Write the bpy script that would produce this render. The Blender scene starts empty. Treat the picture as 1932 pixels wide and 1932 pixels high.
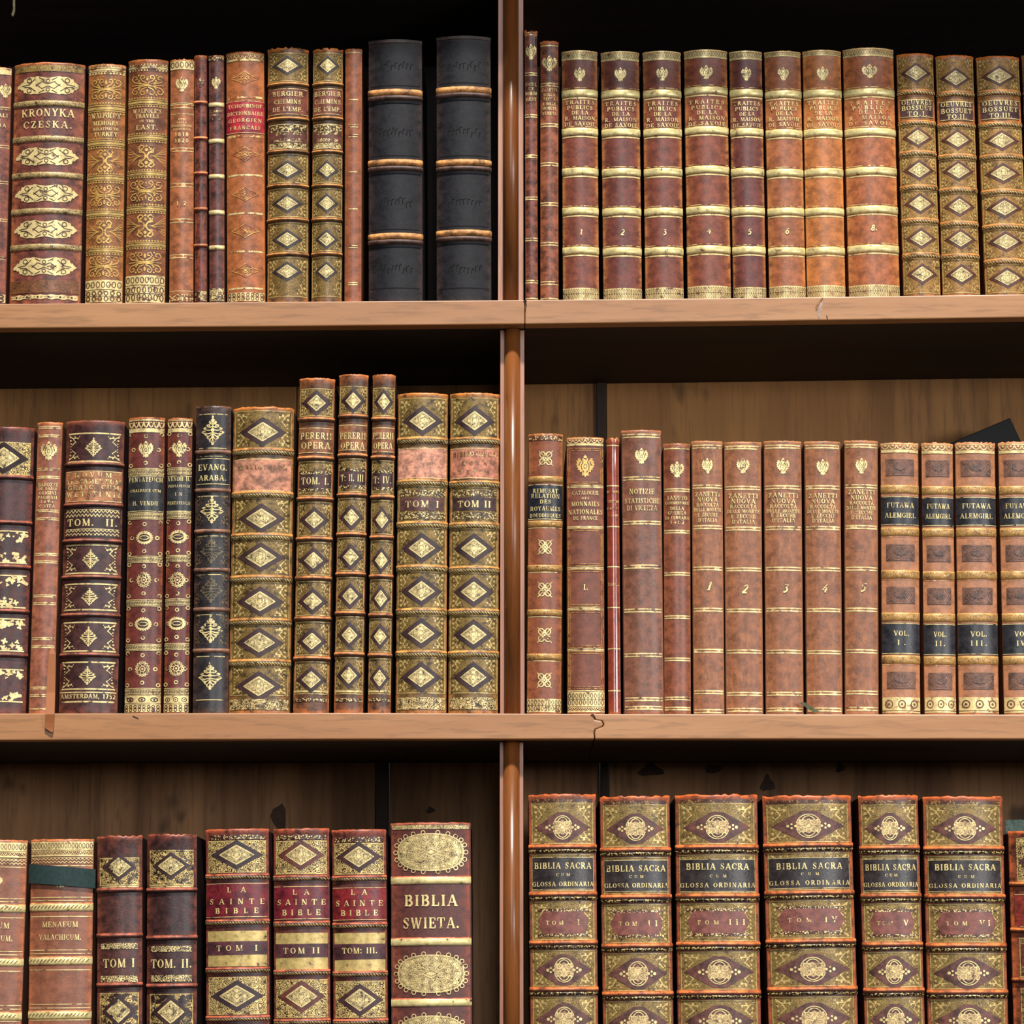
import bpy, bmesh, math, random
from math import sin, cos, pi, asin, sqrt, atan, atan2, radians
from mathutils import Vector

# ------------------------------------------------------------------ camera, world, lights
SC = bpy.context.scene
COL = SC.collection
F = 5712.0                       # focal length in pixels of a 1932 px frame
TH = atan(0.16)                  # upward pitch
CAM = Vector((0.0, -3.0, 1.7))   # eye 3 m in front of the shelf edges
cd = bpy.data.cameras.new('camera')
cd.sensor_width = 36.0
cd.lens = F / 1932.0 * 36.0
cam = bpy.data.objects.new('camera', cd)
COL.objects.link(cam)
cam.location = CAM
cam.rotation_euler = (pi / 2 + TH, 0, 0)
SC.camera = cam

SC.view_settings.view_transform = 'Standard'
SC.view_settings.look = 'None'
SC.view_settings.exposure = 0.0
SC.view_settings.gamma = 1.0
SC.view_settings.use_curve_mapping = False

w = bpy.data.worlds.new('hall')
SC.world = w
w.use_nodes = True
w.node_tree.nodes['Background'].inputs[0].default_value = (0.95, 0.97, 1.0, 1)
w.node_tree.nodes['Background'].inputs[1].default_value = 0.04

def area_light(name, loc, aim, sx, sy, power, col):
    ld = bpy.data.lights.new(name, 'AREA')
    ld.shape = 'RECTANGLE'; ld.size = sx; ld.size_y = sy
    ld.energy = power; ld.color = col
    o = bpy.data.objects.new(name, ld)
    COL.objects.link(o)
    o.location = loc
    o.rotation_euler = (Vector(aim) - Vector(loc)).to_track_quat('-Z', 'Y').to_euler()
    return o

sd = bpy.data.lights.new('sunlight', 'SUN')
sd.energy = 4.9; sd.angle = radians(4); sd.color = (1.0, 0.96, 0.90)
so = bpy.data.objects.new('sunlight', sd)
COL.objects.link(so)
so.location = (0.4, -3, 6)
so.rotation_euler = Vector((-0.10, 0.57, -0.80)).to_track_quat('-Z', 'Y').to_euler()
area_light('hall_window_light', (3.3, -4.2, 2.36), (0.0, 0.1, 2.2), 1.5, 0.7, 85, (0.97, 0.98, 1.0))
area_light('tall_window_light', (0.35, -7.5, 4.05), (0.1, 0, 2.5), 0.85, 4.2, 180, (0.92, 0.96, 1.0))

# ------------------------------------------------------------------ pixel -> world
def P(px, py, Y):
    u = (px - 966.0) / F; v = (966.0 - py) / F
    d = Vector((u, cos(TH) - v * sin(TH), sin(TH) + v * cos(TH)))
    t = (Y - CAM.y) / d.y
    return CAM + d * t

# ------------------------------------------------------------------ materials
def lin(c):
    r = []
    for x in c:
        x = x / 255.0
        r.append(x / 12.92 if x <= 0.04045 else ((x + 0.055) / 1.055) ** 2.4)
    return (r[0], r[1], r[2], 1.0)

MATS = {}
class NT:
    def __init__(s, name):
        s.m = bpy.data.materials.new(name); s.m.use_nodes = True
        s.t = s.m.node_tree; s.p = s.t.nodes['Principled BSDF']
    def n(s, typ, **kw):
        x = s.t.nodes.new(typ)
        for k, v in kw.items():
            if hasattr(x, k): setattr(x, k, v)
        return x
    def l(s, a, b): s.t.links.new(a, b)
    def val(s, node, i, v): node.inputs[i].default_value = v
    def uv(s, name='UVMap', scale=(1, 1, 1)):
        u = s.n('ShaderNodeUVMap'); u.uv_map = name
        mp = s.n('ShaderNodeMapping'); s.l(u.outputs[0], mp.inputs[0])
        mp.inputs['Scale'].default_value = scale
        oi = s.n('ShaderNodeObjectInfo')
        cmb = s.n('ShaderNodeCombineXYZ')
        mu = s.n('ShaderNodeMath', operation='MULTIPLY'); mu.inputs[1].default_value = 37.0
        s.l(oi.outputs['Random'], mu.inputs[0])
        s.l(mu.outputs[0], cmb.inputs[0]); s.l(mu.outputs[0], cmb.inputs[2])
        s.l(cmb.outputs[0], mp.inputs['Location'])
        return mp.outputs[0]
    def noise(s, vec, scale, detail=4, rough=.6):
        x = s.n('ShaderNodeTexNoise'); s.l(vec, x.inputs['Vector'])
        x.inputs['Scale'].default_value = scale; x.inputs['Detail'].default_value = detail
        x.inputs['Roughness'].default_value = rough
        return x.outputs[0]
    def ramp(s, fac, a, b):
        x = s.n('ShaderNodeMapRange', interpolation_type='SMOOTHSTEP'); s.l(fac, x.inputs[0])
        x.inputs[1].default_value = a; x.inputs[2].default_value = b
        return x.outputs[0]
    def math(s, op, a, b=None):
        x = s.n('ShaderNodeMath', operation=op)
        if isinstance(a, (int, float)): x.inputs[0].default_value = a
        else: s.l(a, x.inputs[0])
        if b is not None:
            if isinstance(b, (int, float)): x.inputs[1].default_value = b
            else: s.l(b, x.inputs[1])
        return x.outputs[0]
    def mix(s, fac, a, b, blend='MIX'):
        x = s.n('ShaderNodeMix', data_type='RGBA', blend_type=blend)
        if isinstance(fac, (int, float)): x.inputs[0].default_value = fac
        else: s.l(fac, x.inputs[0])
        for i, c in ((6, a), (7, b)):
            if isinstance(c, tuple): x.inputs[i].default_value = c
            else: s.l(c, x.inputs[i])
        return x.outputs[2]
    def bump(s, h, st, dist=.001):
        b = s.n('ShaderNodeBump'); b.inputs['Strength'].default_value = st
        b.inputs['Distance'].default_value = dist
        s.l(h, b.inputs['Height']); s.l(b.outputs[0], s.p.inputs['Normal'])

def sc(c, k): return tuple(min(255, x * k) for x in c)

def leather(col, rub=None, rough=.40, mott=1.0, streak=0.0, tag='leather', worn=True):
    if rub is None: rub = (205, 118, 58)
    key = (tag, col, rub, rough, mott, streak, worn)
    if key in MATS: return MATS[key]
    g_ = .3 * col[0] + .59 * col[1] + .11 * col[2]
    col = tuple(x * .92 + g_ * .08 for x in col)
    a = NT(tag)
    v = a.uv()
    n1 = a.noise(v, 120, 6, .7); n2 = a.noise(v, 420, 3); n3 = a.noise(v, 1300, 2)
    base = a.mix(a.ramp(n1, .32, .70), lin(sc(col, 1 - .38 * mott)), lin(sc(col, 1 + .22 * mott)))
    base = a.mix(a.math('MULTIPLY', a.ramp(n2, .55, .75), .35 * mott), base, lin(sc(col, .55)))
    if streak:
        vs = a.uv(scale=(1, .22, 1))
        ns = a.noise(vs, 190, 5, .7)
        base = a.mix(a.math('MULTIPLY', a.ramp(ns, .52, .66), streak), base, lin(rub))
    # wear: rubbed through along the joints and at head and tail
    u = a.n('ShaderNodeUVMap'); u.uv_map = 'nrm'
    sp = a.n('ShaderNodeSeparateXYZ'); a.l(u.outputs[0], sp.inputs[0])
    ex = a.math('MULTIPLY', a.math('ABSOLUTE', a.math('SUBTRACT', sp.outputs[0], .5)), 2.0)
    ez = a.math('MULTIPLY', a.math('ABSOLUTE', a.math('SUBTRACT', sp.outputs[1], .5)), 2.0)
    we = a.math('MAXIMUM', a.math('POWER', ex, 9.0), a.math('MULTIPLY', a.math('POWER', ez, 60.0), 2.0))
    wear = a.math('MULTIPLY', we, a.ramp(n1, .30, .62))
    if worn: base = a.mix(a.math('MULTIPLY', wear, .8), base, lin(rub))
    a.l(base, a.p.inputs['Base Color'])
    ro = a.n('ShaderNodeMapRange'); a.l(n1, ro.inputs[0])
    ro.inputs[3].default_value = rough - .06; ro.inputs[4].default_value = rough + .16
    a.l(ro.outputs[0], a.p.inputs['Roughness'])
    h = a.math('ADD', a.math('MULTIPLY', n2, .7), a.math('MULTIPLY', n3, .5))
    a.bump(h, .35, .0006)
    if sum(col) < 100: a.p.inputs['Specular IOR Level'].default_value = .28
    if rough < .2: a.p.inputs['Coat Weight'].default_value = 1.0; a.p.inputs['Coat Roughness'].default_value = .10
    MATS[key] = a.m
    return a.m

GOLD = (238, 212, 146)
def gilt(under, kind='solid', cover=.8, gold=GOLD, tag='gilt'):
    key = (tag, under, kind, cover, gold)
    if key in MATS: return MATS[key]
    a = NT(tag)
    v = a.uv()
    nw = a.noise(v, 160, 5, .7); nf = a.noise(v, 900, 2)
    wear = a.ramp(nw, .30 + .38 * (1 - cover), .40 + .38 * (1 - cover))
    if kind == 'solid':
        mask = a.math('MULTIPLY', wear, a.ramp(nf, .22, .36))
    else:
        S = {'fil': 330.0, 'fine': 620.0, 'dots': 560.0, 'rope': 420.0}[kind]
        dn = a.n('ShaderNodeTexNoise'); a.l(v, dn.inputs['Vector']); dn.inputs['Scale'].default_value = 380
        ad = a.n('ShaderNodeVectorMath', operation='SCALE'); a.l(dn.outputs[1], ad.inputs[0]); ad.inputs['Scale'].default_value = .0016
        sm = a.n('ShaderNodeVectorMath', operation='ADD'); a.l(v, sm.inputs[0]); a.l(ad.outputs[0], sm.inputs[1])
        vo = a.n('ShaderNodeTexVoronoi'); a.l(sm.outputs[0], vo.inputs['Vector']); vo.inputs['Scale'].default_value = S
        if kind == 'dots':
            pm = a.ramp(vo.outputs[0], .50, .34)
        elif kind == 'rope':
            wv = a.n('ShaderNodeTexWave'); wv.bands_direction = 'DIAGONAL'; a.l(v, wv.inputs[0]); wv.inputs['Scale'].default_value = 230
            wv.inputs['Distortion'].default_value = 2.5; wv.inputs['Detail'].default_value = 1
            pm = a.ramp(wv.outputs[1], .15, .75)
        else:
            si = a.math('SINE', a.math('MULTIPLY', vo.outputs[0], 17.0))
            pm = a.ramp(si, -.7, .5)
        mask = a.math('MULTIPLY', pm, wear)
    gn = a.mix(a.ramp(nw, .3, .75), lin(sc(gold, .80)), lin(sc(gold, 1.06)))
    ud = under if kind == 'solid' else sc(under, .70)
    un = a.mix(a.ramp(nw, .35, .65), lin(sc(ud, .75)), lin(sc(ud, 1.15)))
    a.l(a.mix(mask, un, gn), a.p.inputs['Base Color'])
    a.l(a.math('MULTIPLY', mask, .28), a.p.inputs['Metallic'])
    a.p.inputs['Roughness'].default_value = .36
    a.bump(mask, .25, .0004)
    MATS[key] = a.m
    return a.m

def wood(col, dark, axis='x', rough=.45, grain=1.0, scale=1.0, tag='wood', knots=0.0):
    key = (tag, col, dark, axis, rough, grain, scale, knots)
    if key in MATS: return MATS[key]
    a = NT(tag)
    tc = a.n('ShaderNodeTexCoord'); mp = a.n('ShaderNodeMapping'); a.l(tc.outputs['Object'], mp.inputs[0])
    oi = a.n('ShaderNodeObjectInfo'); cb = a.n('ShaderNodeCombineXYZ')
    mu = a.math('MULTIPLY', oi.outputs['Random'], 31.0)
    for i in range(3): a.l(mu, cb.inputs[i])
    a.l(cb.outputs[0], mp.inputs['Location'])
    k = {'x': (.09, 1, 1), 'z': (1, 1, .07)}[axis]
    mp.inputs['Scale'].default_value = tuple(x * scale for x in k)
    n1 = a.noise(mp.outputs[0], 22, 6, .6); n2 = a.noise(mp.outputs[0], 190, 4, .65); n3 = a.noise(mp.outputs[0], 7, 2)
    base = a.mix(a.ramp(n1, .34, .66), lin(dark), lin(col))
    base = a.mix(a.math('MULTIPLY', a.ramp(n2, .48, .66), .45 * grain), base, lin(sc(dark, .72)))
    base = a.mix(a.math('MULTIPLY', a.ramp(n3, .5, .7), .30), base, lin(sc(col, 1.18)))
    if knots:
        m2 = a.n('ShaderNodeMapping'); a.l(tc.outputs['Object'], m2.inputs[0]); m2.inputs['Scale'].default_value = (1, 1, .55)
        nk = a.noise(m2.outputs[0], 13, 3, .6)
        base = a.mix(a.math('MULTIPLY', a.ramp(nk, .60, .68), knots), base, lin((26, 18, 12)))
    a.l(base, a.p.inputs['Base Color'])
    a.p.inputs['Roughness'].default_value = rough
    a.bump(n2, .18, .0006)
    MATS[key] = a.m
    return a.m

def plain(name, col, rough=.7):
    key = (name, col, rough)
    if key in MATS: return MATS[key]
    a = NT(name)
    tc = a.n('ShaderNodeTexCoord')
    n = a.noise(tc.outputs['Object'], 240, 4)
    a.l(a.mix(a.ramp(n, .3, .7), lin(sc(col, .8)), lin(sc(col, 1.1))), a.p.inputs['Base Color'])
    a.p.inputs['Roughness'].default_value = rough
    a.bump(n, .15, .0005)
    MATS[key] = a.m
    return a.m

def pages_mat():
    if 'pages' in MATS: return MATS['pages']
    a = NT('page_edges')
    tc = a.n('ShaderNodeTexCoord'); mp = a.n('ShaderNodeMapping'); a.l(tc.outputs['Object'], mp.inputs[0])
    mp.inputs['Scale'].default_value = (1, .02, .02)
    n = a.noise(mp.outputs[0], 1500, 3)
    a.l(a.mix(a.ramp(n, .3, .7), lin((150, 122, 84)), lin((205, 182, 140))), a.p.inputs['Base Color'])
    a.p.inputs['Roughness'].default_value = .85
    MATS['pages'] = a.m
    return a.m

# ------------------------------------------------------------------ mesh helpers
def link(name, me, parent=None):
    o = bpy.data.objects.new(name, me); COL.objects.link(o)
    if parent is not None: o.parent = parent
    return o

def raw(name, verts, faces, mats, parent=None, fm=None, smooth=False, bevel=0):
    me = bpy.data.meshes.new(name); me.from_pydata(verts, [], faces)
    for m in mats: me.materials.append(m)
    if fm: me.polygons.foreach_set('material_index', fm)
    if smooth: me.polygons.foreach_set('use_smooth', [True] * len(faces))
    me.update()
    o = link(name, me, parent)
    if bevel:
        b = o.modifiers.new('bevel', 'BEVEL'); b.width = bevel; b.segments = 2; b.limit_method = 'ANGLE'
    return o

def box(name, x0, x1, y0, y1, z0, z1, mat, parent=None, bevel=0):
    v = [(x, y, z) for x in (x0, x1) for y in (y0, y1) for z in (z0, z1)]
    f = [(0, 1, 3, 2), (4, 6, 7, 5), (0, 4, 5, 1), (2, 3, 7, 6), (0, 2, 6, 4), (1, 5, 7, 3)]
    return raw(name, v, f, [mat], parent, bevel=bevel)

def prism(name, outline, y0, y1, mat, parent=None, bevel=0):
    n = len(outline)
    v = [(x, y0, z) for x, z in outline] + [(x, y1, z) for x, z in outline]
    f = [tuple(range(n)), tuple(reversed(range(n, 2 * n)))]
    f += [(i, i + n, (i + 1) % n + n, (i + 1) % n) for i in range(n)]
    o = raw(name, v, f, [mat], parent)
    bm = bmesh.new(); bm.from_mesh(o.data); bmesh.ops.recalc_face_normals(bm, faces=bm.faces); bm.to_mesh(o.data); bm.free()
    if bevel:
        b = o.modifiers.new('bevel', 'BEVEL'); b.width = bevel; b.segments = 2; b.limit_method = 'ANGLE'; b.angle_limit = radians(50)
    return o

def top(o, label, cat, group=None):
    o['label'] = label; o['category'] = cat
    if group: o['group'] = group
    return o

# ------------------------------------------------------------------ lettering: own roman capitals
def arc(cx, cy, rx, ry, a0, a1, n=7):
    return [(cx + rx * cos(radians(a0 + (a1 - a0) * i / n)), cy + ry * sin(radians(a0 + (a1 - a0) * i / n))) for i in range(n + 1)]
TK, TN = .19, .085
def _v(x): return ('T', [(x, 0), (x, 1)])
def _s(x, y, r=.15): return ('t', [(x - r, y), (x + r, y)])
GL = {
 'A': (.92, [('t', [(.12, 0), (.44, 1)]), ('T', [(.46, 1), (.78, 0)]), ('t', [(.22, .33), (.66, .33)]), _s(.12, .03, .12), _s(.78, .03)]),
 'B': (.80, [_v(.2), ('T', arc(.38, .75, .24, .22, 80, -80)), ('T', arc(.38, .27, .30, .24, 80, -80)), ('t', [(.05, .96), (.45, .96)]), ('t', [(.2, .51), (.45, .51)]), ('t', [(.05, .04), (.45, .04)])]),
 'C': (.82, [('T', arc(.46, .5, .34, .44, 130, 230)), ('t', arc(.46, .5, .34, .45, 35, 130)), ('t', arc(.46, .5, .34, .45, 230, 325)), ('t', [(.76, .62), (.76, .95)])]),
 'D': (.88, [_v(.2), ('T', arc(.40, .5, .36, .42, 65, -65)), ('t', [(.05, .96), (.55, .93)]), ('t', [(.05, .04), (.55, .07)])]),
 'E': (.76, [_v(.2), ('t', [(.05, .96), (.66, .96)]), ('t', [(.2, .5), (.52, .5)]), ('t', [(.05, .04), (.68, .04)]), ('t', [(.66, .96), (.66, .72)]), ('t', [(.68, .04), (.68, .30)]), ('t', [(.52, .62), (.52, .38)])]),
 'F': (.72, [_v(.2), ('t', [(.05, .96), (.66, .96)]), ('t', [(.2, .5), (.52, .5)]), _s(.2, .04), ('t', [(.66, .96), (.66, .72)])]),
 'G': (.88, [('T', arc(.46, .5, .34, .44, 130, 230)), ('t', arc(.46, .5, .34, .45, 35, 130)), ('t', arc(.46, .5, .34, .45, 230, 300)), ('T', [(.74, .05), (.74, .45)]), ('t', [(.55, .45), (.88, .45)]), ('t', [(.76, .65), (.76, .95)])]),
 'H': (.96, [_v(.2), _v(.76), ('t', [(.2, .5), (.76, .5)]), _s(.2, .96), _s(.2, .04), _s(.76, .96), _s(.76, .04)]),
 'I': (.42, [_v(.21), _s(.21, .96), _s(.21, .04)]),
 'J': (.5, [('T', [(.3, 1), (.3, .15)]), ('t', arc(.16, .12, .15, .12, 0, -180)), _s(.3, .96)]),
 'K': (.90, [_v(.2), ('t', [(.24, .42), (.70, .97)]), ('T', [(.38, .6), (.76, 0)]), _s(.2, .96), _s(.2, .04), _s(.70, .96, .13), _s(.78, .04, .13)]),
 'L': (.74, [_v(.2), _s(.2, .96), ('t', [(.05, .04), (.66, .04)]), ('t', [(.66, .04), (.66, .32)])]),
 'M': (1.1, [('t', [(.17, 0), (.17, 1)]), ('T', [(.2, 1), (.54, .02)]), ('t', [(.54, .02), (.88, 1)]), ('T', [(.92, 1), (.92, 0)]), _s(.17, .04, .12), _s(.92, .04), _s(.92, .96, .12), _s(.15, .96, .12)]),
 'N': (.96, [('t', [(.18, 0), (.18, 1)]), ('T', [(.2, 1), (.74, 0)]), ('t', [(.77, 0), (.77, 1)]), _s(.18, .04, .12), _s(.77, .96, .12), _s(.16, .96, .1)]),
 'O': (.90, [('T', arc(.45, .5, .33, .43, 130, 230)), ('T', arc(.45, .5, .33, .43, -50, 50)), ('t', arc(.45, .5, .34, .45, 50, 130)), ('t', arc(.45, .5, .34, .45, 230, 310))]),
 'P': (.76, [_v(.2), ('T', arc(.38, .72, .27, .25, 80, -80)), ('t', [(.05, .96), (.45, .96)]), ('t', [(.2, .47), (.45, .47)]), _s(.2, .04)]),
 'Q': (.90, [('T', arc(.45, .5, .33, .43, 130, 230)), ('T', arc(.45, .5, .33, .43, -50, 50)), ('t', arc(.45, .5, .34, .45, 50, 130)), ('t', arc(.45, .5, .34, .45, 230, 310)), ('T', [(.45, .2), (.85, -.12)])]),
 'R': (.88, [_v(.2), ('T', arc(.38, .73, .25, .24, 80, -80)), ('t', [(.05, .96), (.45, .96)]), ('t', [(.2, .49), (.45, .49)]), ('T', [(.45, .48), (.76, 0)]), _s(.2, .04), _s(.80, .04, .1)]),
 'S': (.70, [('t', arc(.36, .74, .22, .22, 30, 150)), ('T', [(.16, .80), (.22, .62), (.48, .42), (.56, .22)]), ('t', arc(.35, .26, .22, .22, -30, -160)), ('t', [(.57, .70), (.57, .97)]), ('t', [(.12, .03), (.12, .30)])]),
 'T': (.82, [_v(.41), ('t', [(.06, .96), (.76, .96)]), _s(.41, .04), ('t', [(.06, .96), (.06, .70)]), ('t', [(.76, .96), (.76, .70)])]),
 'U': (.92, [('T', [(.2, 1), (.2, .3)]), ('t', arc(.47, .3, .27, .26, 180, 360)), ('t', [(.74, .3), (.74, 1)]), _s(.2, .96), _s(.74, .96, .12)]),
 'V': (.90, [('T', [(.16, 1), (.45, 0)]), ('t', [(.47, 0), (.76, 1)]), _s(.16, .96), _s(.76, .96, .12)]),
 'W': (1.2, [('T', [(.14, 1), (.36, 0)]), ('t', [(.38, 0), (.60, .95)]), ('T', [(.56, 1), (.80, 0)]), ('t', [(.82, 0), (1.06, 1)]), _s(.14, .96, .12), _s(1.06, .96, .12)]),
 'X': (.88, [('T', [(.15, 1), (.73, 0)]), ('t', [(.13, 0), (.71, 1)]), _s(.15, .96, .12), _s(.71, .96, .12), _s(.73, .04, .12), _s(.13, .04, .12)]),
 'Y': (.86, [('T', [(.14, 1), (.43, .45)]), ('t', [(.43, .45), (.72, 1)]), ('T', [(.43, .48), (.43, 0)]), _s(.14, .96, .12), _s(.72, .96, .12), _s(.43, .04)]),
 'Z': (.80, [('t', [(.10, .96), (.68, .96)]), ('T', [(.64, .96), (.14, .04)]), ('t', [(.10, .04), (.70, .04)]), ('t', [(.10, .96), (.10, .72)]), ('t', [(.70, .04), (.70, .30)])]),
 '1': (.5, [('T', [(.27, 0), (.27, 1)]), ('t', [(.27, .98), (.08, .82)]), _s(.27, .04)]),
 '2': (.66, [('t', arc(.32, .72, .22, .25, 170, 20)), ('T', [(.53, .78), (.46, .5), (.12, .06)]), ('T', [(.08, .06), (.60, .06)])]),
 '3': (.66, [('t', [(.1, .95), (.55, .95), (.3, .6)]), ('T', arc(.30, .32, .25, .28, 90, -110))]),
 '4': (.70, [('t', [(.42, 1), (.06, .3), (.66, .3)]), ('T', [(.46, .62), (.46, 0)])]),
 '5': (.66, [('t', [(.58, .95), (.18, .95), (.14, .56)]), ('T', arc(.30, .32, .25, .28, 100, -120))]),
 '6': (.66, [('T', arc(.34, .30, .22, .26, 0, 360, 12)), ('t', [(.14, .35), (.26, .75), (.50, .97)])]),
 '7': (.64, [('t', [(.08, .95), (.58, .95)]), ('T', [(.56, .92), (.26, 0)])]),
 '8': (.66, [('T', arc(.33, .74, .18, .20, 0, 360, 10)), ('T', arc(.33, .27, .22, .24, 0, 360, 12))]),
 '9': (.66, [('T', arc(.32, .68, .22, .26, 0, 360, 12)), ('t', [(.53, .62), (.42, .25), (.16, .03)])]),
 '0': (.66, [('T', arc(.33, .5, .22, .44, 0, 360, 14))]),
 '.': (.30, [('T', [(.13, .02), (.13, .2)])]),
 ',': (.30, [('T', [(.15, .16), (.08, -.14)])]),
 ':': (.30, [('T', [(.13, .02), (.13, .2)]), ('T', [(.13, .55), (.13, .73)])]),
 "'": (.28, [('T', [(.15, 1), (.1, .7)])]),
 ' ': (.5, []),
}

# ------------------------------------------------------------------ a mesh laid on the curved spine of a book
class Leaf:
    """collects flat shapes given in spine coordinates (x across, z up) and bends them onto the spine"""
    def __init__(s, bk): s.b = bk; s.v = []; s.f = []; s.m = []; s.off = .0003; s.mat = 0; s.step = bk.w / 14
    def vert(s, x, z):
        s.v.append((x, z, s.off)); return len(s.v) - 1
    def face(s, ids): s.f.append(tuple(ids)); s.m.append(s.mat)
    def colfill(s, x0, x1, lo, hi, n=None):
        n = n or max(2, int(abs(x1 - x0) / s.step) + 1)
        pr = None
        for i in range(n + 1):
            x = x0 + (x1 - x0) * i / n
            a, b = s.vert(x, lo(x)), s.vert(x, hi(x))
            if pr: s.face((pr[0], a, b, pr[1]))
            pr = (a, b)
    def rect(s, x0, x1, z0, z1): s.colfill(x0, x1, lambda x: z0, lambda x: z1)
    def rag(s, x0, x1, z0, z1, r):
        k = {}
        def j(x, z, t):
            if (x, t) not in k: k[(x, t)] = z + random.uniform(-r, r)
            return k[(x, t)]
        s.colfill(x0, x1, lambda x: j(x, z0, 0), lambda x: j(x, z1, 1), 18)
    def diamond(s, cx, cz, a, b):
        n = 2 * max(3, int(a / s.step) + 1)
        s.colfill(cx - a, cx + a, lambda x: cz - b * (1 - abs(x - cx) / a), lambda x: cz + b * (1 - abs(x - cx) / a), n)
    def ellipse(s, cx, cz, a, b, lob=0, amp=0):
        def h(x):
            t = max(-1, min(1, (x - cx) / a)); r = sqrt(max(0, 1 - t * t)) ** .8
            return b * r * (1 + amp * cos(lob * t * pi))
        s.colfill(cx - a, cx + a, lambda x: cz - h(x), lambda x: cz + h(x), max(16, lob * 4))
    def stroke(s, pts, wd, closed=False):
        q = []
        P_ = list(pts) + ([pts[0]] if closed else [])
        for i in range(len(P_) - 1):
            (x0, z0), (x1, z1) = P_[i], P_[i + 1]
            n = max(1, int(abs(x1 - x0) / s.step) + 1)
            for k in range(n): q.append((x0 + (x1 - x0) * k / n, z0 + (z1 - z0) * k / n))
        q.append(P_[-1])
        pr = None; first = None
        for i, (x, z) in enumerate(q):
            a = q[max(0, i - 1)]; c = q[min(len(q) - 1, i + 1)]
            if closed and i in (0, len(q) - 1): a, c = q[-2], q[1]
            dx, dz = c[0] - a[0], c[1] - a[1]; L = sqrt(dx * dx + dz * dz) or 1
            nx, nz = -dz / L * wd / 2, dx / L * wd / 2
            e = (s.vert(x + nx, z + nz), s.vert(x - nx, z - nz))
            if pr: s.face((pr[1], e[1], e[0], pr[0]))
            pr = e
    def disc(s, cx, cz, r, n=8, rz=None):
        rz = rz or r
        s.face([s.vert(cx + r * cos(2 * pi * i / n), cz + rz * sin(2 * pi * i / n)) for i in range(n)])
    def ring(s, cx, cz, r, wd, n=10, rz=None):
        rz = rz or r
        s.stroke([(cx + r * cos(2 * pi * i / n), cz + rz * sin(2 * pi * i / n)) for i in range(n)], wd, True)
    def star(s, cx, cz, f, n):
        """filled outline given by radius function f(angle)"""
        c = s.vert(cx, cz)
        ids = [s.vert(cx + f(2 * pi * i / n) * cos(2 * pi * i / n), cz + f(2 * pi * i / n) * sin(2 * pi * i / n)) for i in range(n)]
        for i in range(n): s.face((c, ids[i], ids[(i + 1) % n]))
    def fan(s, cx, cz, pts):
        c = s.vert(cx, cz); ids = [s.vert(x, z) for x, z in pts]
        for i in range(len(ids)): s.face((c, ids[i], ids[(i + 1) % len(ids)]))
    def text(s, t, cx, zc, h, wid=None, slant=0):
        adv = sum(GL[c][0] for c in t)
        sp = .12; nat = (adv + sp * (len(t) - 1)) * h
        kx = 1.0
        if wid:
            if nat < wid: sp += (wid - nat) / h / max(1, len(t) - 1) * .75; nat = (adv + sp * (len(t) - 1)) * h
            kx = wid / nat if len(t) > 1 else 1
            kx = min(kx, 1.6)
        x = cx - nat * kx / 2; z0 = zc - h / 2
        for c in t:
            ww, st = GL[c]
            for kd, pts in st:
                th = (TK if kd == 'T' else TN) * h * min(1, max(kx, .6))
                s.stroke([(x + (px + slant * py) * h * kx, z0 + py * h) for px, py in pts], th)
            x += (ww + sp) * h * kx
    def done(s, name, mats, parent, kind=None):
        b = s.b
        me = bpy.data.meshes.new(name)
        me.from_pydata([b.surf(x, z, o) for x, z, o in s.v], [], s.f)
        for m in mats: me.materials.append(m)
        me.polygons.foreach_set('material_index', s.m)
        me.polygons.foreach_set('use_smooth', [True] * len(s.f))
        uv = me.uv_layers.new(name='UVMap'); nr = me.uv_layers.new(name='nrm')
        lv = [0] * len(me.loops); me.loops.foreach_get('vertex_index', lv)
        d = []
        for i in lv: d += [s.v[i][0], s.v[i][1]]
        uv.data.foreach_set('uv', d); nr.data.foreach_set('uv', [.5] * len(d))
        me.update()
        return link(name, me, parent)

# ------------------------------------------------------------------ the book
FR = {'A': (0, 60, 3.332), 'B': (480, 40, 3.219), 'C': (960, 40, 3.22), 'D': (1432, 40, 3.22),
      'E': (0, 760, 2.927), 'F': (420, 690, 2.646), 'G': (930, 760, 2.927), 'H': (1432, 760, 2.928),
      'I': (0, 1500, 3.864), 'J': (480, 1500, 3.715), 'K': (960, 1440, 3.864), 'L': (1432, 1440, 3.864)}
SHELF_TOP = {1: [(-160, 574), (0, 573), (480, 569.5), (965, 566), (1450, 561.5), (1932, 555), (2460, 553)],
             2: [(-160, 1346), (0, 1346), (680, 1345), (965, 1346), (1932, 1348), (2460, 1348)],
             3: [(-160, 2118), (2460, 2118)]}
SHELF_BOT = {1: [(-160, 621), (0, 619), (480, 616), (965, 611.5), (1450, 605.5), (1932, 598.5), (2460, 596)],
             2: [(-160, 1397), (0, 1396.5), (680, 1394.5), (965, 1394.5), (1932, 1394), (2460, 1394)],
             3: [(-160, 2168), (2460, 2168)]}
def interp(tab, x):
    for (a, b), (c, d) in zip(tab, tab[1:]):
        if x <= c: return b + (d - b) * (x - a) / (c - a)
    return tab[-1][1]
def shelf_z(row, X):
    px = 966 + X / 3.0 * F * 1.0
    for _ in range(3):
        q = P(px, interp(SHELF_TOP[row], px), 0.0); px += (X - q.x) / 3.0 * F
    return P(px, interp(SHELF_TOP[row], px), 0.0).z

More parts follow.
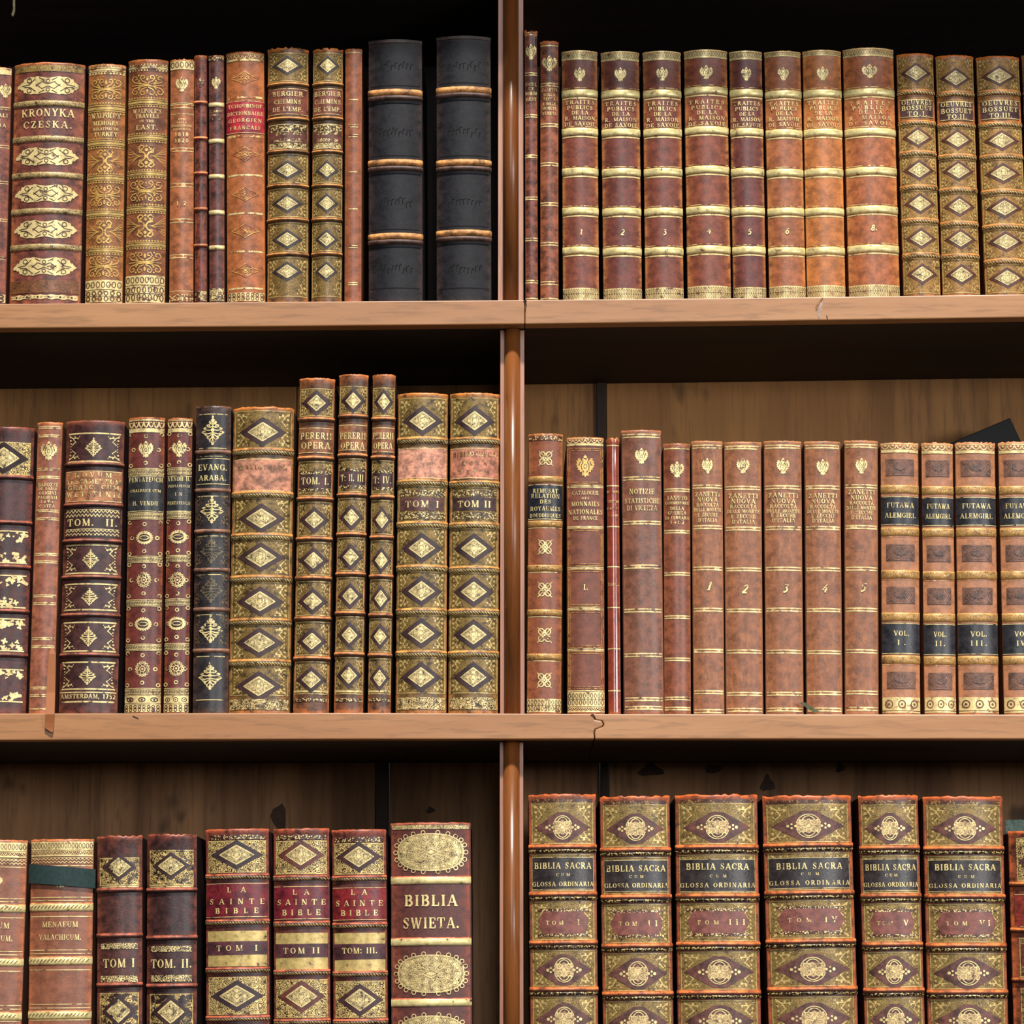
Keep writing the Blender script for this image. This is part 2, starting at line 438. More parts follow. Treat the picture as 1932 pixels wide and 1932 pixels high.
RND = random.Random(7)
class Book:
    def __init__(s, row, fr, xl, xr, yt, xlb, xrb, yb, col, label, group=None, rnd=42, back=.019, rub=None, rough=.34,
                 mott=1.0, streak=0.0, rag=.0003, board=None, depth=None, name='book'):
        ox, oy, k = FR[fr]
        X = lambda x: ox + x / k
        Y = lambda y: oy + y / k
        s.Y = Y
        if row == 3:   # the shelf lies below the frame: carry the edges on down to it
            g = (2118 - Y(yt)) / (Y(yb) - Y(yt)); xlb = xl + (xlb - xl) * g; xrb = xr + (xrb - xr) * g; ybp = 2118
        else: ybp = Y(yb)
        t0, t1 = P(X(xl), Y(yt), back + .005), P(X(xr), Y(yt), back + .005)
        b0, b1 = P(X(xlb), ybp, back + .005), P(X(xrb), ybp, back + .005)
        s.w = w = ((t1.x - t0.x) + (b1.x - b0.x)) / 2 - .0006
        cx = (b0.x + b1.x) / 2
        z0 = shelf_z(row, cx)
        ztop = P(X((xl + xr) / 2), Y(yt), back).z
        s.H = H = ztop - z0
        lean = atan2((t0.x + t1.x) / 2 - cx, H)
        if abs(lean) < .0012: lean = 0
        s.back = back; s.z0 = z0; s.pxm = X((xl + xr + xlb + xrb) / 4)
        s.k = k; s.m = (P(s.pxm, 1000, back).x - P(s.pxm - 100, 1000, back).x) / 100 / k
        A = radians(rnd); s.A = A
        s.R = w / 2 / sin(A); s.edge = s.R * (1 - cos(A))
        r = bpy.data.objects.new(name, None); COL.objects.link(r)
        r.empty_display_size = .02
        r.location = (cx, back, z0); r.rotation_euler = (0, lean, 0)
        top(r, label, 'book', group)
        s.root = r; s.col = col
        s.rub = rub or (205, 118, 58)
        s.leather = leather(col, s.rub, rough, mott, streak)
        D = depth or (.15 + RND.random() * .05)
        # spine: head rolled over the headband, edges turned back into the joints
        nu = 20; tk = .0022
        zs = [0, .0012, .004] + [H * i / 8 for i in range(1, 8)] + [H - .005, H - .0022, H - .0008, H]
        of = [-.0006, .0001, 0] + [0] * 7 + [0, .0007, .0005, -.0006]
        vs = []; fs = []; uvs = []
        jit = [random.uniform(-rag, rag) for _ in range(nu + 1)]
        for z, o in zip(zs, of):
            for i in range(nu + 1):
                x = -w / 2 + w * i / nu
                zz = z + (jit[i] if z > H - .0025 else 0)
                vs.append(s.surf(x, zz, o)); uvs.append((x, zz, i / nu, z / H))
        nr = nu + 1
        for j in range(len(zs) - 1):
            for i in range(nu): fs.append((j * nr + i, j * nr + i + 1, (j + 1) * nr + i + 1, (j + 1) * nr + i))
        base = len(vs)     # inner rim at head and tail, then the turned-in back side
        for z in (H - .0004, 0):
            for i in range(nu + 1):
                x = (-w / 2 + w * i / nu) * .96
                a = s.surf(x, z + (jit[i] if z else 0), -tk); vs.append(a); uvs.append((x, z, .5, .999 if z else .001))
        last = (len(zs) - 1) * nr
        for i in range(nu):
            fs.append((last + i, last + i + 1, base + i + 1, base + i))
            fs.append((i + 1, i, base + nr + i, base + nr + i + 1))
            fs.append((base + i + 1, base + nr + i + 1, base + nr + i, base + i))
        me = bpy.data.meshes.new('spine'); me.from_pydata(vs, [], fs); me.materials.append(s.leather)
        me.polygons.foreach_set('use_smooth', [True] * len(fs))
        uv = me.uv_layers.new(name='UVMap'); nm = me.uv_layers.new(name='nrm')
        lv = [0] * len(me.loops); me.loops.foreach_get('vertex_index', lv)
        uv.data.foreach_set('uv', [c for i in lv for c in uvs[i][:2]])
        nm.data.foreach_set('uv', [c for i in lv for c in uvs[i][2:]])
        me.update(); link('spine', me, r)
        bc = leather(board or sc(col, .85), s.rub, rough + .08, tag='board_leather', worn=False)
        y0 = s.edge - .0006; bt = min(.0032, w * .09)
        for sg in (-1, 1):
            x0, x1 = sorted((sg * w / 2, sg * (w / 2 - bt)))
            box('board', x0, x1, y0, D, .0004, H - .0012, bc, r, bevel=.0009)
        box('page_block', -w / 2 + bt, w / 2 - bt, s.edge + .0015, D - .004, .003, H - .006, pages_mat(), r)
    # geometry
    def surf(s, x, z, off):
        h = s.w / 2
        xx = max(-h, min(h, x))
        a = asin(xx / s.R)
        return (xx + off * sin(a), s.R - s.R * cos(a) - off * cos(a), z)
    def z(s, y): return P(s.pxm, s.Y(y), s.back).z - s.z0
    def leaf(s): return Leaf(s)
    # parts -----------------------------------------------------------
    def band(s, ys, hh=9, pr=.0024, kind='rub', mats=None, grip=1.0):
        for y in ys:
            zc = s.z(y); h = hh * s.m
            if kind in ('rub', 'rope', 'm') and pr < .004: p_ = pr * 1.45
            else: p_ = pr
            if kind == 'rub': m = [leather(s.rub, sc(s.rub, .5), .45, 1.3, tag='rubbed_leather'), s.leather]; pat = [0, 0, 0, 0, 1, 1, 1, 1]  # real rub, kept to the upper half to paint in light from above
            elif kind == 'gold': m = [gilt(s.col, 'fine', 1.0, (226, 178, 98)), leather(s.rub, sc(s.rub, .5), .45, 1.3, tag='rubbed_leather'), gilt(s.col, 'solid', .95, (226, 178, 98))]; pat = [1, 2, 0, 0, 0, 0, 2, 2]
            elif kind == 'smooth': m = [gilt(s.col, 'solid', .97, (248, 224, 156)), leather(sc(s.rub, 1.1), sc(s.rub, .5), .45, 1.3, tag='rubbed_leather')]; pat = [1, 1, 0, 0, 0, 0, 0, 0]
            elif kind == 'rope': m = [leather(s.rub, sc(s.rub, .5), .45, 1.3, tag='rubbed_leather'), s.leather, gilt(s.col, 'rope', .92)]; pat = [0, 0, 0, 1, 2, 2, 2, 1]
            else: m = mats; pat = [0] * 8
            vs = []; fs = []; fm = []; uvs = []
            nu = 20
            for kx in range(9):
                a = pi * kx / 8
                for i in range(nu + 1):
                    u = -1 + 2 * i / nu
                    e = 1 if abs(u) < .97 else .35
                    o = p_ * sin(a) ** .8 * e if 0 < kx < 8 else 0
                    zz = zc + h * cos(a)
                    vs.append(s.surf(u * s.w / 2, zz, o + .0001)); uvs.append((u * s.w / 2, zz))
            for kx in range(8):
                for i in range(nu):
                    q = kx * (nu + 1) + i
                    fs.append((q, q + nu + 1, q + nu + 2, q + 1)); fm.append(pat[kx])
            me = bpy.data.meshes.new('raised_band'); me.from_pydata(vs, [], fs)
            for q in m: me.materials.append(q)
            me.polygons.foreach_set('material_index', fm); me.polygons.foreach_set('use_smooth', [True] * len(fs))
            uv = me.uv_layers.new(name='UVMap'); nr = me.uv_layers.new(name='nrm')
            lv = [0] * len(me.loops); me.loops.foreach_get('vertex_index', lv)
            uv.data.foreach_set('uv', [c for i in lv for c in uvs[i]]); nr.data.foreach_set('uv', [.5] * (2 * len(lv)))
            me.update(); link('raised_band', me, s.root)
    def line(s, ys, wd=5, wf=.97, cover=.85):
        """one tooled gold line for each y"""
        for y in (ys if isinstance(ys, (list, tuple)) else [ys]):
            L = s.leaf(); zc = s.z(y); h = wd * s.m / 2
            L.rect(-s.w / 2 * wf, s.w / 2 * wf, zc - h, zc + h)
            L.done('gilt_line', [gilt(s.col, 'solid', cover)], s.root)
    def dline(s, ys, gap=12, wd=5, cover=.85, wf=.97):
        """pairs of tooled gold lines"""
        for y in ys:
            L = s.leaf()
            for q in (-gap / 2, gap / 2):
                zc = s.z(y + q); h = wd * s.m / 2
                L.rect(-s.w / 2 * wf, s.w / 2 * wf, zc - h, zc + h)
            L.off = .0002; L.mat = 1
            L.rect(-s.w / 2 * wf, s.w / 2 * wf, s.z(y + gap / 2), s.z(y - gap / 2))
            L.done('gilt_line', [gilt(s.col, 'solid', cover), gilt(s.col, 'solid', .35)], s.root)
    def frieze(s, y0, y1, kind='fine', wf=.97, cover=.9, pitch=None, gold=GOLD):
        """gilt roll: gold ground with a cut pattern"""
        za, zb = s.z(y1), s.z(y0); h = zb - za; x0, x1 = -s.w / 2 * wf, s.w / 2 * wf
        L = s.leaf(); L.off = .00065
        dark = sc(s.col, .6)
        g = gilt(s.col, 'solid', cover, gold); d = leather(dark, tag='stamp_leather')
        if kind in ('fil', 'fine', 'dots', 'rope'):
            L.rect(x0, x1, za, zb); L.done('gilt_frieze', [gilt(s.col, kind, cover, gold)], s.root); return
        if kind == 'gold':
            L.rect(x0, x1, za, zb); L.done('gilt_frieze', [g], s.root); return
        p = pitch * s.m if pitch else h * .8
        n = max(3, int((x1 - x0) / p)); p = (x1 - x0) / n
        if kind == 'bead':          # band with beads above and below
            L.rect(x0, x1, za + h * .24, zb - h * .24)
            for i in range(n):
                for q in (.10, .90): L.disc(x0 + p * (i + .5), za + h * q, min(p * .36, h * .11), 6)
            L.off = .00085; L.mat = 1
            for q in (.36, .64): L.rect(x0, x1, za + h * (q - .025), za + h * (q + .025))
        elif kind == 'arch':        # hanging scallops over a gold strip
            L.rect(x0, x1, za, za + h * .30); L.rect(x0, x1, zb - h * .12, zb)
            for i in range(n):
                cx = x0 + p * (i + .5)
                L.stroke([(cx + p * .45 * cos(radians(t)), za + h * .80 + h * .42 * sin(radians(t))) for t in range(180, 361, 30)], h * .10)
                L.disc(cx, za + h * .74, p * .16, 6)
        elif kind == 'palm':        # upright loops on gold ground
            L.rect(x0, x1, za, zb); L.off = .00085; L.mat = 1
            for i in range(n):
                cx = x0 + p * (i + .5)
                for q, e in ((.74, .17), (.28, .19)):
                    L.ring(cx, za + h * q, p * .30, p * .17, 8, h * e)
            L.rect(x0, x1, za + h * .49, za + h * .53)
        elif kind == 'zig':
            for q in (.25, .75):
                L.stroke([(x0 + p * i / 2, za + h * (q + (.16 if i % 2 else -.16))) for i in range(2 * n + 1)], h * .16)
            L.rect(x0, x1, zb - h * .05, zb + h * .03)
        elif kind == 'lace':        # interlaced diagonals on gold
            L.rect(x0, x1, za, zb); L.off = .00085; L.mat = 1
            L.rect(x0, x1, za + h * .10, za + h * .17); L.rect(x0, x1, zb - h * .17, zb - h * .10)
            for i in range(n):
                a = x0 + p * i
                L.stroke([(a, za + h * .28), (a + p * .55, za + h * .72)], h * .09)
                L.stroke([(a + p * .45, za + h * .28), (a + p, za + h * .72)], h * .09)
        elif kind == 'dentil':
            L.rect(x0, x1, za, zb); L.off = .00085; L.mat = 1
            for i in range(n):
                cx = x0 + p * (i + .5)
                L.ring(cx, za + h * .5, p * .34, p * .16, 8, h * .30)
        elif kind == 'loop':        # capital letters O between bars
            L.rect(x0, x1, za, zb); L.off = .00085; L.mat = 1
            for i in range(n):
                cx = x0 + p * (i + .5)
                L.ring(cx, za + h * .55, p * .27, p * .09, 12, h * .24)
                L.disc(cx, za + h * .55, p * .10, 6)
            L.rect(x0, x1, za + h * .10, za + h * .15)
        elif kind == 'scal':        # chased wavy edge
            pts = 24
            L.colfill(x0, x1, lambda x: za + h * (.10 + .10 * sin((x - x0) / p * 2 * pi)), lambda x: zb - h * (.10 + .10 * sin((x - x0) / p * 2 * pi)), max(40, n * 8))
            L.off = .00085; L.mat = 1
            for i in range(n):
                cx = x0 + p * (i + .5)
                L.disc(cx, za + h * .5, p * .11, 6); L.stroke([(cx - p * .42, za + h * .45), (cx - p * .2, za + h * .62)], h * .09)
                L.stroke([(cx + p * .42, za + h * .55), (cx + p * .2, za + h * .38)], h * .09)
        L.done('gilt_frieze', [g, d], s.root)
    def label(s, y0, y1, col, wf=.97, rough=.36, lines=True, rag=0, rubc=None):
        za, zb = s.z(y1), s.z(y0); L = s.leaf(); L.off = .0005
        x = s.w / 2 * wf
        if rag: L.rag(-x, x, za, zb, rag)
        else: L.rect(-x, x, za, zb)
        o = L.done('title_label', [leather(col, rubc or sc(col, 1.6), rough, 1.0, tag='label_leather')], s.root)
        if lines:
            t = 3.5 * s.m
            for q in (za + t * 1.2, zb - t * 1.2):
                G = s.leaf(); G.off = .0007; G.rect(-x, x, q - t / 2, q + t / 2)
                G.done('gilt_line', [gilt(col, 'solid', .85)], o)
        return o
    def text(s, rows, parent=None, cover=.93, slant=0, gold=(246, 218, 148), dx=0):
        """rows: (y, letter height, string, width fraction)"""
        L = s.leaf(); L.off = .0010
        for y, h, t, wf in rows:
            L.text(t, dx * s.w, s.z(y), h * s.m, wf * s.w if wf else None, slant)
        L.done('lettering', [gilt(s.col, 'solid', cover, gold)], parent or s.root)
    def field(s, y0, y1, kind='fil', wf=.95, cover=.85, gold=(156, 126, 64), under=None):
        L = s.leaf(); L.off = .0002; x = s.w / 2 * wf
        za, zb = s.z(y1), s.z(y0); L.rect(-x, x, za, zb)
        if kind in ('fine', 'fil') and zb - za > .012:     # ruled border and leafy corners on the gilt ground
            L.mat = 1; L.off = .00035; t = .0006
            for q in (za + t, zb - t): L.rect(-x, x, q - t * .5, q + t * .5)
            for q in (-1, 1): L.stroke([(q * x * .97, za), (q * x * .97, zb)], t)
            if kind == 'fine': o_corner(L, 0, (za + zb) / 2, x * .93, (zb - za) * .45)
        o = L.done('gilt_panel', [gilt(under or s.col, kind, cover, gold), gilt(under or s.col, 'solid', .9, (222, 192, 122))], s.root)
        return o
    def lozenge(s, y, hh, a=.44, inner=.60, dark=None, kind='fine', dots=False, edge=False, cover=.92, fill=True, dx=0):
        """leather lozenge with a gilt lozenge inside it; hh half height in frame px"""
        L = s.leaf(); cz = s.z(y); b = hh * s.m; aw = a * s.w; cx = dx * s.w
        L.off = .0005; L.mat = 0
        L.diamond(cx, cz, aw, b)
        L.off = .00085; L.mat = 1
        if edge: L.stroke([(cx - aw, cz), (cx, cz + b), (cx + aw, cz), (cx, cz - b)], b * .055, True)
        L.mat = 2
        if fill: L.diamond(cx, cz, aw * inner, b * inner)
        L.off = .0009; L.mat = 1; i2 = inner
        L.stroke([(cx - aw * i2, cz), (cx, cz + b * i2), (cx + aw * i2, cz), (cx, cz - b * i2)], b * .075, True)
        r = b * .085
        L.disc(cx, cz, r * 1.5); L.disc(cx, cz + b * i2 * .5, r * 1.2); L.disc(cx, cz - b * i2 * .5, r)
        for q in (-1, 1):
            L.disc(cx + q * aw * i2 * .45, cz, r * 1.2)
            L.stroke([(cx, cz - b * i2 * .45), (cx + q * aw * i2 * .25, cz - b * i2 * .1), (cx + q * aw * i2 * .22, cz + b * i2 * .3)], b * .06)
        if dots:
            for qx in (-1, 1):
                for qz in (-1, 1):
                    for dx_, dz_, rr in ((.98, .88, .13), (.62, .9, .10), (.98, .48, .10), (.80, .68, .07)):
                        L.disc(cx + qx * aw * dx_, cz + qz * b * dz_, b * rr, 8)
        dk = dark or (84, 46, 40)
        L.done('gilt_ornament', [leather(dk, (120, 66, 44), .38, .7, tag='stamp_leather'), gilt(dk, 'solid', cover), gilt(dk, kind, .97)], s.root)
    def ornament(s, kind, ys, a, hh, cover=.9, dx=0, gold=GOLD, under=None):
        """a in fractions of the width (half), hh half height in frame px"""
        for y in ys:
            L = s.leaf(); L.off = .0006; cz = s.z(y); b = hh * s.m; A_ = a * s.w; cx = dx * s.w
            ORN[kind](L, cx, cz, A_, b)
            u = under or s.col
            L.done('gilt_ornament', [gilt(u, 'solid', cover, gold), leather(sc(u, .55), tag='stamp_leather'), gilt(u, 'fine', .95, gold)], s.root)

# ------------------------------------------------------------------ ornaments (stamps)
def o_cartouche(L, cx, cz, a, b):
    pts = []
    for i in range(64):
        t = 2 * pi * i / 64; c, s_ = cos(t), sin(t)
        x = math.copysign(abs(c) ** .55, c); z = math.copysign(abs(s_) ** .55, s_)
        r = 1 + .06 * cos(18 * t)
        ex = 1 + .13 * max(0, 1 - abs(s_) * 3.2)
        pts.append((cx + a * .86 * x * r * ex, cz + b * .92 * z * r * (1 - .16 * max(0, 1 - abs(c) * 4))))
    # built in columns so that it follows the spine
    n = 26
    up = sorted([p for p in pts if p[1] >= cz], key=lambda p: p[0]); dn = sorted([p for p in pts if p[1] <= cz], key=lambda p: p[0])
    def I(tab, x):
        if x <= tab[0][0]: return tab[0][1]
        for p, q in zip(tab, tab[1:]):
            if x <= q[0]: return p[1] + (q[1] - p[1]) * (x - p[0]) / max(1e-9, q[0] - p[0])
        return tab[-1][1]
    L.colfill(up[0][0], up[-1][0], lambda x: min(I(dn, x), cz), lambda x: max(I(up, x), cz), 44)
    L.off += .0003; L.mat = 1
    w_ = b * .075
    for q in (-1, 1):
        L.stroke([(cx + q * a * .86, cz), (cx + q * a * .62, cz + b * .10), (cx + q * a * .42, cz + b * .66)], w_)
        L.stroke([(cx + q * a * .80, cz - b * .12), (cx + q * a * .60, cz - b * .16), (cx + q * a * .40, cz - b * .62)], w_)
        L.ring(cx + q * a * .62, cz + b * .50, a * .075, w_, 8); L.ring(cx + q * a * .62, cz - b * .50, a * .075, w_, 8)
        L.stroke([(cx + q * a * .40, cz + b * .1), (cx + q * a * .2, cz - b * .35), (cx, cz - b * .1)], w_)
        L.stroke([(cx + q * a * .40, cz - b * .1), (cx + q * a * .2, cz + b * .35), (cx, cz + b * .1)], w_)
        L.stroke([(cx + q * a * .30, cz + b * .78), (cx + q * a * .12, cz + b * .50)], w_)
        L.stroke([(cx + q * a * .30, cz - b * .78), (cx + q * a * .12, cz - b * .50)], w_)
    L.ring(cx, cz + b * .42, a * .06, w_, 8); L.ring(cx, cz - b * .45, a * .06, w_, 8)

def o_eagle(L, cx, cz, a, b):
    half = [(0, .60), (.10, .64), (.20, .76), (.32, .64), (.26, .46), (.40, .50), (.60, .74), (.80, .70), (.78, .54), (.97, .48), (.88, .30), (1.0, .16), (.86, .06),
            (.94, -.10), (.76, -.15), (.80, -.36), (.60, -.34), (.58, -.56), (.38, -.50), (.34, -.68), (.34, -.92), (.16, -.84), (0, -1.0)]
    pts = [(cx + a * x, cz + b * z) for x, z in half] + [(cx - a * x, cz + b * z) for x, z in reversed(half[1:-1])]
    L.fan(cx, cz, pts)
    L.disc(cx, cz + b * .84, a * .18, 8, b * .12); L.disc(cx, cz + b * .97, a * .06, 6)
    L.off += .0003; L.mat = 1; w_ = min(a, b) * .07
    for q in (-1, 1):
        L.stroke([(cx + q * a * .22, cz + b * .42), (cx + q * a * .42, cz + b * .05), (cx + q * a * .34, cz - b * .30)], w_)
        L.stroke([(cx + q * a * .50, cz + b * .44), (cx + q * a * .66, cz + b * .08)], w_)
        L.stroke([(cx + q * a * .14, cz - b * .55), (cx + q * a * .26, cz - b * .40)], w_)
        L.disc(cx + q * a * .14, cz + b * .60, w_ * .6, 6)
    L.ring(cx, cz - b * .02, a * .15, w_ * .8, 8, b * .2)

def o_rosette(L, cx, cz, a, b):
    w_ = a * .14
    for r, z in ((0, 0),):
        for k in range(2):
            f = lambda t: 1 + .20 * cos(8 * (t + k * pi / 8))
            L.stroke([(cx + a * .78 * f(2 * pi * i / 32) * cos(2 * pi * i / 32), cz + b * .78 * f(2 * pi * i / 32) * sin(2 * pi * i / 32)) for i in range(32)], w_ * .75, True)
    L.ring(cx, cz, a * .34, w_ * .8, 10, b * .34)
    for i in range(8):
        t = pi / 4 * i
        L.stroke([(cx + a * .34 * cos(t), cz + b * .34 * sin(t)), (cx + a * .80 * cos(t + .5), cz + b * .80 * sin(t + .5))], w_ * .6)
    L.disc(cx, cz, a * .14, 8, b * .14)

def o_eye(L, cx, cz, a, b):
    n = 20
    for i in range(n):
        t = 2 * pi * i / n; L.disc(cx + a * .92 * cos(t), cz + b * .92 * sin(t), a * .11, 6)
    L.ellipse(cx, cz, a * .9, b * .9)
    L.off += .0003; L.mat = 1
    L.ellipse(cx, cz, a * .66, b * .58)
    L.off += .0003; L.mat = 0
    L.stroke([(cx - a * .6, cz), (cx - a * .25, cz + b * .26), (cx + a * .25, cz + b * .26), (cx + a * .6, cz), (cx + a * .25, cz - b * .26), (cx - a * .25, cz - b * .26)], a * .09, True)

def o_fleuron(L, cx, cz, a, b):
    """arabesque: a stem with pairs of curling leaves, lozenge in outline"""
    w_ = a * .085
    L.stroke([(cx, cz - b * .95), (cx, cz + b * .95)], w_)
    L.disc(cx, cz + b * .90, a * .10, 8, b * .10); L.disc(cx, cz + b * .68, a * .17, 8, b * .11)
    L.disc(cx, cz - b * .88, a * .12, 8, b * .12); L.disc(cx, cz + b * .02, a * .17, 8, b * .13); L.disc(cx, cz - b * .45, a * .13, 8, b * .10)
    for q in (-1, 1):
        for z0, x1, z1, r in ((.50, .30, .52, .11), (.34, .52, .30, .13), (.10, .80, .10, .14), (-.10, .95, -.14, .10), (-.18, .70, -.30, .13), (-.38, .50, -.50, .13), (-.60, .28, -.70, .10)):
            X_ = lambda x: cx + q * a * x
            Z_ = lambda z: cz + b * z
            L.stroke([(cx, Z_(z0 - .06)), (X_(x1 * .45), Z_(z1 - .10)), (X_(x1 * .85), Z_(z1 - .06)), (X_(x1), Z_(z1 + .04)), (X_(x1 * .8), Z_(z1 + .10)), (X_(x1 * .66), Z_(z1 + .03))], w_)
            L.disc(X_(x1 * .88), Z_(z1 + .02), a * r * .7, 7, b * r * .45)
        L.stroke([(cx, cz + b * .62), (cx + q * a * .30, cz + b * .40), (cx + q * a * .22, cz + b * .2)], w_ * .9)

def o_corner(L, cx, cz, a, b):
    """four leafy corner stamps filling a rectangle of half size a,b"""
    for qx in (-1, 1):
        for qz in (-1, 1):
            X_ = lambda x: cx + qx * a * x
            Z_ = lambda z: cz + qz * b * z
            for x, z, r in ((.93, .88, .085), (.74, .86, .075), (.92, .60, .08), (.80, .66, .055), (.62, .70, .05), (.90, .34, .06), (.72, .46, .06), (.90, .12, .05), (.56, .90, .04)):
                L.disc(X_(x), Z_(z), min(a, 1.2 * b) * r * .8, 7)
            L.stroke([(X_(.98), Z_(.98)), (X_(.82), Z_(.76)), (X_(.72), Z_(.46)), (X_(.86), Z_(.2))], a * .035)
            L.stroke([(X_(.82), Z_(.76)), (X_(.58), Z_(.78))], a * .03)

def o_knot(L, cx, cz, a, b):
    w_ = a * .13
    for q in range(4):
        t = pi / 4 + q * pi / 2
        L.ring(cx + a * .52 * cos(t) * 1.15, cz + b * .52 * sin(t) * 1.15, a * .34, w_, 10, b * .34)
        t2 = q * pi / 2
        L.disc(cx + a * .92 * cos(t + .0), cz + b * .92 * sin(t), a * .12, 6, b * .12)
        L.stroke([(cx + a * .8 * cos(t2 - .35), cz + b * .8 * sin(t2 - .35)), (cx + a * .5 * cos(t2), cz + b * .5 * sin(t2)), (cx + a * .8 * cos(t2 + .35), cz + b * .8 * sin(t2 + .35))], w_ * .9)
    L.ring(cx, cz, a * .30, w_, 10, b * .30); L.disc(cx, cz, a * .10, 8, b * .10)
    L.stroke([(cx - a * .9, cz - b * .9), (cx + a * .9, cz + b * .9)], w_ * .7); L.stroke([(cx - a * .9, cz + b * .9), (cx + a * .9, cz - b * .9)], w_ * .7)

def o_scroll(L, cx, cz, a, b):
    w_ = b * .09
    for qx in (-1, 1):
        for qz in (-1, 1):
            X_ = lambda x: cx + qx * a * x
            Z_ = lambda z: cz + qz * b * z
            L.stroke([(X_(.05), Z_(.08)), (X_(.45), Z_(.12)), (X_(.85), Z_(.30)), (X_(.98), Z_(.58)), (X_(.86), Z_(.84)), (X_(.68), Z_(.80)), (X_(.64), Z_(.58)), (X_(.78), Z_(.52))], w_)
            L.stroke([(X_(.05), Z_(.2)), (X_(.30), Z_(.36)), (X_(.46), Z_(.66)), (X_(.36), Z_(.92)), (X_(.18), Z_(.84)), (X_(.2), Z_(.62)), (X_(.32), Z_(.62))], w_)
            L.stroke([(X_(.42), Z_(.2)), (X_(.60), Z_(.36))], w_); L.disc(X_(.56), Z_(.9), b * .08); L.disc(X_(.52), Z_(.42), b * .07)
    L.disc(cx, cz, a * .14, 8, b * .12); L.disc(cx, cz + b * .6, b * .10, 8, b * .22); L.disc(cx, cz - b * .6, b * .10, 8, b * .22)
    L.stroke([(cx - a, cz), (cx + a, cz)], w_ * .8)

def o_cross(L, cx, cz, a, b):
    """tall scrolled vase crossed by fans of fine lines"""
    w_ = b * .07
    for q in (-1, 1):
        for k, zz in enumerate((.75, .52, .30)):
            L.stroke([(cx + q * a * .98, cz + b * zz), (cx + q * a * (.42 - .08 * k), cz), (cx + q * a * .98, cz - b * zz)], w_ * .55)
        L.stroke([(cx + q * a * .2, cz), (cx + q * a * .98, cz)], w_ * .5)
        for qz in (-1, 1):
            Z_ = lambda z: cz + qz * b * z
            X_ = lambda x: cx + q * a * x
            L.stroke([(X_(.03), Z_(.05)), (X_(.14), Z_(.30)), (X_(.34), Z_(.50)), (X_(.42), Z_(.74)), (X_(.28), Z_(.94)), (X_(.12), Z_(.82)), (X_(.18), Z_(.66))], w_ * 1.6)
            L.stroke([(X_(.16), Z_(.32)), (X_(.36), Z_(.34)), (X_(.38), Z_(.46))], w_ * 1.3)
            L.disc(X_(.24), Z_(.60), a * .06)
            if q > 0: L.disc(cx, Z_(.55), a * .09, 8, b * .14); L.disc(cx, Z_(.88), a * .07)
    L.disc(cx, cz, a * .12, 8, b * .10)

def o_hex(L, cx, cz, a, b):
    """blind stamp: dark hexagon with strapwork, in slot 1"""
    L.mat = 1
    L.rect(cx - a, cx + a, cz - b, cz + b)
    L.off += .0003; L.mat = 0
    w_ = b * .10
    for k in (1.0, .80):
        L.stroke([(cx - a * .82 * k, cz), (cx - a * .46 * k, cz + b * .9 * k), (cx + a * .46 * k, cz + b * .9 * k), (cx + a * .82 * k, cz), (cx + a * .46 * k, cz - b * .9 * k), (cx - a * .46 * k, cz - b * .9 * k)], w_ * .7, True)
    for q in (-1, 1):
        L.stroke([(cx + q * a * .98, cz + b * .9), (cx + q * a * .72, cz + b * .5)], w_ * .7); L.stroke([(cx + q * a * .98, cz - b * .9), (cx + q * a * .72, cz - b * .5)], w_ * .7)
        for z in (.42, -.42): L.ring(cx + q * a * .24, cz + b * z, a * .15, w_ * .5, 8, b * .2)
    L.off += .0003; L.mat = 1
    L.ellipse(cx, cz, a * .42, b * .34, 2, .15)

def o_oval(L, cx, cz, a, b):
    """large lace oval"""
    L.mat = 2; L.ellipse(cx, cz, a * .93, b * .92)
    L.off += .0003; L.mat = 0; w_ = b * .05
    n = 22
    def S(t, k): return (cx + a * k * math.copysign(abs(cos(t)) ** .8, cos(t)), cz + b * k * math.copysign(abs(sin(t)) ** .8, sin(t)))
    L.stroke([S(2 * pi * i / 48, .90) for i in range(48)], w_, True)
    for i in range(n):
        t = 2 * pi * i / n; x, z = S(t, .97); L.ring(x, z, b * .10, w_ * .8, 8)
        x, z = S(t, .74); L.disc(x, z, b * .085, 7); L.ring(x, z, b * .14, w_ * .6, 8)
    for i in range(12):
        t = 2 * pi * i / 12
        L.stroke([S(t, .2), S(t + .18, .42), S(t, .62)], w_ * .8); x, z = S(t + .26, .46); L.ring(x, z, b * .11, w_ * .7, 8); L.disc(x, z, b * .05, 6)
    L.stroke([(cx - a * .26, cz), (cx, cz + b * .20), (cx + a * .26, cz), (cx, cz - b * .20)], w_, True)
    L.diamond(cx, cz, a * .14, b * .10)

def o_blot(L, cx, cz, a, b):
    """worn leafy gilding, broken into flakes"""
    R = random.Random(int(cz * 1e6))
    for i in range(60):
        x = R.uniform(-.95, .95); z = math.copysign(R.uniform(.25, 1) ** .6, R.uniform(-1, 1)) * .92
        r = R.uniform(.05, .17)
        L.star(cx + a * x, cz + b * z, lambda t, r=r, k=R.randint(2, 4): b * r * (1 + .45 * sin(k * t + r * 90)), 12)
    for z in (-1, 1): L.rect(cx - a, cx + a, cz + z * b - b * .04, cz + z * b + b * .04)

